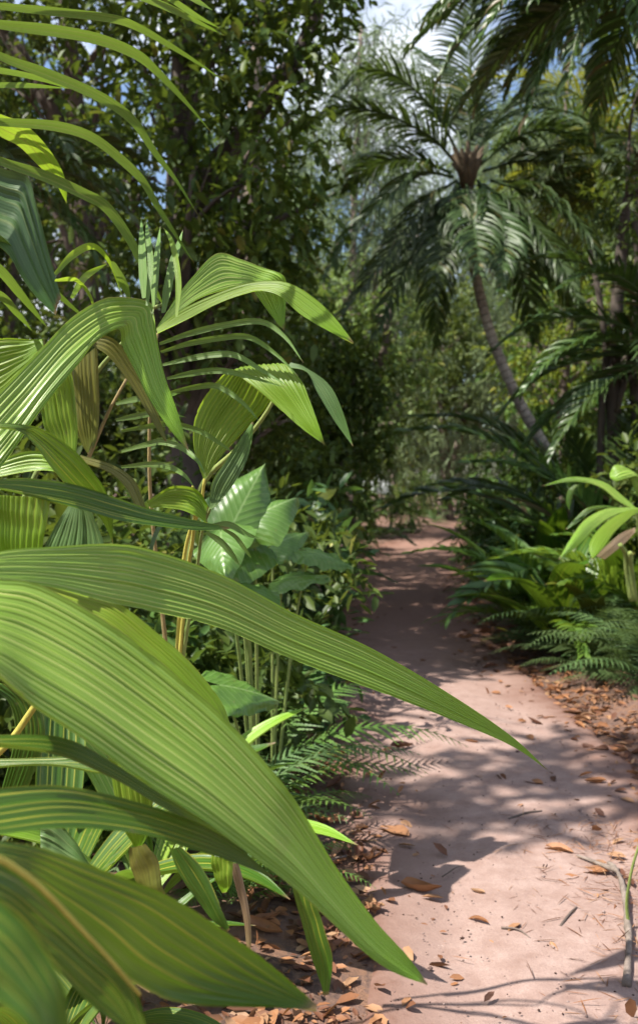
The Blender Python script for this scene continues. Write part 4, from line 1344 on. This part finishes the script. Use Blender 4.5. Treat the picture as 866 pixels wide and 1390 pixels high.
seedling(X(712, 8.9), 8.9, .8, 'low fan of long narrow leaves on the path edge', 9, 'blade_olive', 8, L=.8, W=.05, name='strap_leaf_plant', el=(10, 50), dr=(30, 60))
seedling(X(290, 3.9), 3.9, .8, 'folded grey-green palm seedling above the arching fern', 6, 'blade_blue', 9, L=.8, W=.13)
seedling(X(60, 2.9), 2.9, 1.0, 'palm seedling with deep green leaves behind the folded leaf', 7, 'blade_deep', 10, L=1.1, W=.16)
seedling(X(190, 3.0), 3.1, 1.0, 'palm seedling half hidden behind the narrow comb leaflets', 7, 'blade', 11, L=1.0, W=.14)
seedling(X(120, 2.3), 2.45, .6, 'low palm seedling in the litter beneath the long leaves', 6, 'blade_deep', 12, L=.9, W=.10)
seedling(X(30, 2.0), 2.2, .75, 'low dark palm seedling beside the yellow petiole', 6, 'blade_deep', 13, L=.9, W=.12)

seedling(X(768, 7.9), 7.9, 1.75, 'tall seedling with upright broad leaves rising over the fern bank', 7, 'blade_deep', 31, L=1.0, W=.17, el=(62, 84), dr=(50, 95))
seedling(X(722, 9.0), 9.0, 1.6, 'upright pale-green seedling with hanging leaf tips beside the small palm', 6, 'blade', 32, L=1.0, W=.16, el=(65, 84), dr=(70, 115))
tr5 = [gb(935, 10), P(932, 700, 10), P(926, 600, 10), P(918, 490, 10)]
coconut('short young coconut palm spreading dark fronds in front of the creeper-hung trunks', tr5, .09, .07,
        [(az, el, dr, 2.0, 'frond_under') for az, el, dr in ((180, 40, 85), (200, 20, 75), (165, 12, 70), (220, 55, 90), (240, 15, 75), (260, 35, 85), (285, 10, 70), (310, 40, 80), (350, 25, 75), (30, 40, 80), (70, 30, 80), (110, 45, 85), (140, 25, 75), (190, 65, 80), (160, -12, 50), (210, -10, 50))],
        seed=6, pairs=54, ll=.5, hang=55)

# ------------------------------------------------------------------ taro
def taro_leaf(parent, centre, tip, width, normal, base, name='leaf', wave=.02, seed=0):
    """heart-shaped leaf from where its stalk joins (centre) to tip; stalk to base"""
    mb = MB()
    ax = (tip - centre)
    L = ax.length
    x = ax.normalized()
    nrm = (normal - x * normal.dot(x)).normalized()
    y = nrm.cross(x)
    rows, uvs = [], []
    NL, NW = 26, 15
    for i in range(NL):
        s = i / (NL - 1)
        l = -.28 + 1.28 * s
        if l < 0:
            w = .92 * math.sqrt(max(0, 1 - ((-l) / .29) ** 2.0)) * .92 + .02
        else:
            w = (1 - l ** 1.35) * .98 + .0
        row, u = [], []
        for j in range(NW):
            v = -1 + 2 * j / (NW - 1)
            a = abs(v)
            ll = l
            if l < 0:
                ll = l * min(1, a * 2.2)          # notch between the lobes
            wz = wave * L * noise.noise(Vector((ll * 5 + seed, v * 4, seed))) * 3 * a
            arch = -.16 * L * max(ll, 0) ** 2 - .14 * width * a * a + .004 * L * math.sin(ll * 28) * a
            row.append(centre + x * ll * L + y * v * w * width * .5 + nrm * (arch + wz))
            u.append((ll, v * w))
        rows.append(row)
        uvs.append(u)
    mb.grid(rows, uvs)
    o = part(name, mb, M['taro'], parent)
    mid = centre.lerp(base, .5) + Vector((0, 0, .12)) + (centre - base) * .05
    stem3(o, 'stalk', [centre - nrm * .004, mid, base], .004, .009, 'petiole_green')
    return o


tb = Vector((X(352, 3.7), 3.7, .02))
ta = thing('taro_plant', 'taro plant with big glossy heart-shaped leaves beside the yellow stems', 'taro', tb)
taro_leaf(ta, P(318, 708, 3.4), P(362, 622, 3.5), .30, Vector((.25, -.8, .55)), tb, seed=1)
taro_leaf(ta, P(345, 702, 3.45), P(402, 668, 3.5), .30, Vector((.15, -.55, .8)), tb, seed=2)
taro_leaf(ta, P(300, 722, 3.3), P(300, 770, 3.1), .26, Vector((-.3, -.6, .7)), tb, seed=3)
taro_leaf(ta, P(330, 800, 3.3), P(372, 838, 3.1), .28, Vector((.2, -.6, .7)), tb, wave=.04, seed=8)
taro_leaf(ta, P(300, 930, 3.3), P(385, 942, 3.4), .26, Vector((0, -.5, .8)), tb, wave=.05, seed=9)
taro_leaf(ta, P(330, 742, 3.5), P(290, 800, 3.3), .3, Vector((-.2, -.7, .6)), tb, seed=4)
tb2 = Vector((X(370, 4.1), 4.1, .02))
t2 = thing('taro_plant', 'taro plant with wavy leaves held flat over the path edge', 'taro', tb2)
taro_leaf(t2, P(418, 748, 4.0), P(480, 760, 3.9), .20, Vector((.2, -.35, .9)), tb2, wave=.05, seed=5)
taro_leaf(t2, P(382, 786, 4.0), P(442, 772, 3.9), .20, Vector((-.05, -.4, .9)), tb2, wave=.05, seed=6)
taro_leaf(t2, P(370, 740, 4.2), P(420, 715, 4.3), .22, Vector((.1, -.6, .8)), tb2, wave=.04, seed=7)

# ------------------------------------------------------------------ ferns
fern(X(322, 3.9), 3.9, 1.15, 'bright fern arching out over the leaf litter', 12, 'fern_bright', seed=1)
fern(X(352, 3.45), 3.45, .62, 'fern in front of the taro stalks', 13, 'fern_bright', seed=8)
fern(X(318, 3.3), 3.3, .62, 'small fern low beside the narrow sunlit leaf', 9, 'fern_bright', seed=2)
fern(X(290, 3.8), 3.8, 1.2, 'fern spreading below the lowest taro leaf', 12, 'fern', seed=14)
fern(X(352, 4.9), 4.9, 1.5, 'tall fern between the taro plants and the track', 13, 'fern_bright', seed=15)
fern(X(395, 6.3), 6.3, .95, 'fern under the wavy taro leaves', 12, 'fern', seed=3)
fern(X(398, 7.6), 7.6, .95, 'fern at the path edge below the glossy shrub', 12, 'fern', seed=4)
fern(X(370, 5.4), 5.4, .9, 'fern half hidden beneath the taro', 11, 'fern_bright', seed=5)
fern(X(412, 9.2), 9.2, .9, 'dark fern on the shaded bank of the path', 11, 'fern', seed=6)
rf = [(742, 9.6, .9), (745, 8.9, .95), (775, 8.3, 1.0), (805, 7.8, 1.0), (838, 7.3, 1.0), (872, 7.0, 1.0), (732, 10.6, .85), (770, 9.2, 1.05), (810, 8.7, 1.05), (850, 8.1, 1.1), (895, 6.7, 1.0), (880, 7.7, 1.1), (740, 10.2, .95), (860, 6.75, .6), (800, 7.45, .6), (920, 7.2, 1.1), (722, 11.6, .8)]
fl = ['fern at the near end of the clump touching the path', 'fern in the clump spreading onto the leaf litter']
for k, (px, d, s) in enumerate(rf):
    fern(X(px, d), d, s * 1.4, 'grey-green fern in the dense bank along the shaded path edge', 12, 'fern', 'ferns of the dense bank', seed=20 + k)
far_f = [(552, 31, 1.3), (590, 37, 1.4), (522, 26.5, 1.2), (478, 21.5, 1.2), (452, 16.5, 1.1), (428, 11, .9), (692, 13, .9), (706, 11.5, .8)]
for k, (px, d, s) in enumerate(far_f):
    fern(X(px, d), d, s, 'fern in the low growth along the farther path', 11, 'fern', 'ferns along the farther path', seed=40 + k)

# ------------------------------------------------------------------ fallen leaves, branch, twigs
def dry_leaf_mesh(seed, L=.13, W=.06):
    r = random.Random(seed)
    mb = MB()
    rows, uvs = [], []
    curl, roll, tw = r.uniform(-.9, 1.4), r.uniform(.2, 1.5), r.uniform(-.8, .8)
    for i in range(10):
        s = i / 9
        w = W * .5 * max(.03, math.sin(math.pi * s ** .8) ** .75)
        row = []
        for j in range(7):
            v = -1 + j / 3
            x = (s - .5) * L
            y = v * w * math.cos(roll * abs(v) * .7)
            z = abs(v) ** 1.5 * w * math.sin(roll) * .8 + curl * L * .5 * (s - .5) ** 2 + .006 * noise.noise(Vector((s * 4 + seed, v * 2, seed))) + tw * v * w * (s - .5)
            row.append(Vector((x, y, z + .004)))
        rows.append(row)
        uvs.append([(s, j / 6) for j in range(7)])
    mb.grid(rows, uvs)
    zmin = min(p.z for p in mb.v)
    for p in mb.v:
        p.z -= zmin
    me = mb.mesh('fallen_leaf')
    me.materials.append(M['dry'])
    return me


DRY = [dry_leaf_mesh(s, .11 + .012 * (s % 5), .05 + .008 * (s % 4)) for s in range(9)]
lr = random.Random(3)


def fallen(x, y, label, group, sc=1.0, k=None, tilt=8):
    o = bpy.data.objects.new('fallen_leaf', DRY[lr.randrange(9) if k is None else k])
    C.objects.link(o)
    o.location = (x, y, surf_z(x, y) + .003)
    o.rotation_euler = (R(lr.uniform(-tilt, tilt)), R(lr.uniform(-tilt, tilt)), lr.uniform(0, 6.28))
    o.scale = (sc, sc, sc)
    return tag(o, label, 'leaf', group)


for (px, py, lab, sc) in [
    (757, 1158, 'curled orange-brown leaf beside the dry forked branch', .9), (772, 1195, 'small crumpled orange leaf near the dry forked branch', .6), (806, 1187, 'upright orange leaf leaning at the dry forked branch', .9),
    (533, 1132, 'large flat tan leaf in the shade of the long pointed leaf', 1.25), (572, 1212, 'dry brown leaf with a dark edge alone on the bare sand', 1.2), (545, 1017, 'pale tan leaf on the sunlit sand', 1.2), (640, 1010, 'small tan leaf flat on the sunlit sand beneath the pointed leaf', .9),
    (722, 1063, 'light tan leaf just past the pointed leaf tip', .9), (808, 1064, 'dark red-brown leaf lying where the sunlit sand meets shade', .9), (372, 1206, 'big curled brown leaf under the broad leaf', 1.5), (680, 1058, 'small tan leaf below the long leaf point', .7),
    (527, 1020, 'dark curled leaf beside the pale tan one', .7), (574, 978, 'tiny brown leaf in the middle of the sunlit sand', .5), (500, 1055, 'reddish leaf in the shadow on the track', .8), (412, 995, 'tan leaf at the edge of the shaded litter', 1.1), (765, 950, 'red-brown leaf in front of the fern bank', .9)]:
    g = G(px, py)
    fallen(g.x, g.y, lab, None, sc)
cnt = 0
while cnt < 110:
    y = lr.uniform(2.9, 6.6)
    l, _ = edges_at(y)
    x = l + lr.gauss(-.12, .22)
    if x > l + .22:
        continue
    fallen(x, y, 'brown dry leaf in the shaded litter under the young palms', 'dry leaves in the litter under the young palms', lr.uniform(.55, 1.15), tilt=22)
    cnt += 1
cnt = 0
while cnt < 120:
    y = lr.uniform(5.2, 14)
    _, r_ = edges_at(y)
    x = r_ + lr.gauss(.02, .22)
    fallen(x, y, 'rusty dry leaf scattered along the foot of the fern bank', 'dry leaves at the foot of the fern bank', lr.uniform(.5, 1.1), tilt=18)
    cnt += 1
cnt = 0
while cnt < 24:
    y = lr.uniform(3, 13)
    l, r_ = edges_at(y)
    x = lr.uniform(l + .2, r_ - .2)
    fallen(x, y, 'small dry leaf lying on the open track', 'dry leaves on the open track', lr.uniform(.3, .75))
    cnt += 1
# uncountable litter: crumbs, needles and far leaves
N_ = 7500
pos, sz = [], []
for _ in range(N_):
    y = 2.4 + 22 * lr.random() ** 1.8
    l, r_ = edges_at(y)
    u = lr.random()
    if u < .36:
        x = l + lr.gauss(-.2, .22)
        s = lr.uniform(.02, .09)
    elif u < .91:
        x = r_ + lr.gauss(.12, .24)
        s = lr.uniform(.02, .09)
    else:
        x = lr.uniform(l, r_)
        s = lr.uniform(.008, .035)
    pos.append((x, y, surf_z(x, y) + .002 + .012 * lr.random() * (s > .04)))
    sz.append(s)
pos = np.array(pos)
dv = rng.normal(size=(N_, 3))
dv[:, 2] *= .25
up = rng.normal(scale=.35, size=(N_, 3)) + np.array([0, 0, 1.0])
me = leaves_mesh('leaf_litter', pos, np.array(sz), dv, up)
me.materials.append(M['dry'])
struct(link('leaf_litter', me, None), 'stuff')

# needles and straw on the nearer corner of the track
pos, sz = [], []
for _ in range(800):
    y = lr.uniform(2.6, 4.2)
    x = lr.gauss(1.2, .22) + (4.2 - y) * -.05
    pos.append((x, y, surf_z(x, y) + .014))
    sz.append(lr.uniform(.03, .11))
pos = np.array(pos)
dv = rng.normal(size=(800, 3))
dv[:, 2] *= .12
up = rng.normal(scale=.2, size=(800, 3)) + np.array([0, 0, 1.0])
me = leaves_mesh('dry_needles', pos, np.array(sz), dv, up, NEEDLE * np.array([1, .8, .15]))
me.materials.append(M['dry'])
struct(link('dry_needles', me, None), 'stuff')

# grit and seed husks on the near track
OCT = [(1, 0, 0), (-1, 0, 0), (0, 1, 0), (0, -1, 0), (0, 0, 1), (0, 0, -1)]
OF = [(0, 2, 4), (2, 1, 4), (1, 3, 4), (3, 0, 4), (2, 0, 5), (1, 2, 5), (3, 1, 5), (0, 3, 5)]
mb = MB()
for _ in range(900):
    y = 2.5 + 5.5 * lr.random() ** 1.5
    l, r_ = edges_at(y)
    x = lr.uniform(l - .1, r_ + .1)
    q = lr.uniform(.0018, .0055) if lr.random() < .95 else lr.uniform(.006, .011)
    b = len(mb.v)
    z = path_z(x, y) + q * .1
    mb.v.extend([Vector((x + v[0] * q * lr.uniform(.6, 1.3), y + v[1] * q * lr.uniform(.6, 1.3), z + v[2] * q * lr.uniform(.5, .9))) for v in OCT])
    mb.f.extend([tuple(b + i_ for i_ in f) for f in OF])
struct(link('gravel', mb.mesh('gravel'), M['grit']), 'stuff')

g0 = G(845, 1240)
br = thing('fallen_branch', 'dry grey forked branch lying on the track', 'branch', (g0.x, g0.y, 0))


def gp(px, py, h):
    g = G(px, py)
    return Vector((g.x, g.y, surf_z(g.x, g.y) + h))


mb = MB()
pts = catmull([gp(826, 1180, .02), gp(838, 1198, .035), gp(846, 1222, .03), gp(850, 1255, .025), gp(853, 1290, .025), gp(850, 1345, .02)], 30)
mb.tube(pts, [.009 + .006 * math.sin(i * .7) * .3 + .004 * math.sin(i * 2.9) * .4 + .003 * (i / 29) for i in range(30)], 9)
part('stem', mb, M['wood_dry'], br)
mb = MB()
pts = catmull([gp(838, 1196, .035), gp(820, 1184, .02), gp(800, 1174, .015), gp(783, 1167, .012)], 16)
mb.tube(pts, [.011 - .006 * i / 15 for i in range(16)], 7)
part('fork', mb, M['wood_dry'], br)
tw = thing('green_twig', 'thin green-grey twig sticking up by the dry branch', 'twig', (G(852, 1300).x, G(852, 1300).y, 0))
mb = MB()
b0 = G(853, 1262)
mb.tube(catmull([Vector((b0.x, b0.y, .01)), P(850, 1225, b0.y), P(856, 1185, b0.y - .02), P(866, 1150, b0.y - .03), P(885, 1100, b0.y - .05)], 16), [.006 - .0025 * i / 15 for i in range(16)], 7)
part('stem', mb, M['petiole_green'], tw)
for k, (p0, p1, r_, lab) in enumerate([((690, 1115), (735, 1104), .006, 'short dark twig in the shaded band of the track'), ((760, 1260), (782, 1236), .005, 'bent dark twig beside the scattered needles'), ((680, 1262), (720, 1278), .004, 'thin pale straw twig near the bottom of the track'),
                                       ((600, 1195), (630, 1180), .003, 'fine twig on the bare sand'), ((470, 1165), (430, 1185), .005, 'brown twig in the litter by the broad leaf')]):
    a, b = gp(*p0, .008), gp(*p1, .01)
    mb = MB()
    mb.tube(catmull([a, a.lerp(b, .5) + Vector((.01, .015, .006)), b], 10), [r_ * (1 - .4 * i / 9) for i in range(10)], 6)
    o = link('twig', mb.mesh('twig', a), M['bark_brown'])
    o.location = a
    tag(o, lab, 'twig')

# ------------------------------------------------------------------ sky, sun, camera
SUN_EL, SUN_AZ = 57.0, -112.0        # azimuth measured from +Y toward +X
w = bpy.data.worlds.new('World')
SC.world = w
w.use_nodes = True
nt = w.node_tree
nt.nodes.clear()
sky = nt.nodes.new('ShaderNodeTexSky')
sky.sky_type = 'NISHITA'
sky.sun_disc = False
sky.sun_elevation = R(SUN_EL)
sky.sun_rotation = R(SUN_AZ)
bg = nt.nodes.new('ShaderNodeBackground')
bg.inputs['Strength'].default_value = .10
out = nt.nodes.new('ShaderNodeOutputWorld')
tc = nt.nodes.new('ShaderNodeTexCoord')
cn = noise_(nt, tc.outputs['Generated'], 3.2, 6, .6)
cf = maprange(nt, cn, .47, .62, 0, .9)
skyc = mixcol(nt, cf, sky.outputs[0], (7.5, 7.7, 8.0))
nt.links.new(skyc, bg.inputs[0])
nt.links.new(bg.outputs[0], out.inputs[0])

sl = bpy.data.lights.new('sun', 'SUN')
sl.energy = 4.9
sl.angle = R(.53)
sl.color = (1, .95, .86)
so = bpy.data.objects.new('sun', sl)
C.objects.link(so)
a, e = R(SUN_AZ), R(SUN_EL)
sd = Vector((math.sin(a) * math.cos(e), math.cos(a) * math.cos(e), math.sin(e)))
so.rotation_euler = sd.to_track_quat('Z', 'Y').to_euler()
so.location = sd * 30

cam = bpy.data.cameras.new('camera')
cam.sensor_fit = 'VERTICAL'
cam.sensor_height = 36
cam.sensor_width = 36
cam.lens = FPX / 1390 * 36
cam.shift_y = -(695 - HY) / 1390
cam.clip_start = .05
cam.clip_end = 1000
cam.dof.use_dof = True
cam.dof.focus_distance = 2.1
cam.dof.aperture_fstop = 4.3
co = bpy.data.objects.new('camera', cam)
C.objects.link(co)
co.location = (0, 0, EYE)
co.rotation_euler = (R(90), 0, 0)
SC.camera = co

SC.render.engine = 'CYCLES'
cy = SC.cycles
cy.max_bounces = 8
cy.diffuse_bounces = 4
cy.glossy_bounces = 2
cy.transmission_bounces = 4
cy.transparent_max_bounces = 4
cy.use_denoising = True
try:
    cy.denoiser = 'OPENIMAGEDENOISE'
except Exception:
    pass
cy.sample_clamp_indirect = 4
cy.use_adaptive_sampling = True
cy.adaptive_threshold = .02
vs = SC.view_settings
vs.view_transform = 'Standard'
vs.look = 'None'
vs.exposure = 1.1
vs.gamma = 1
vs.use_curve_mapping = False
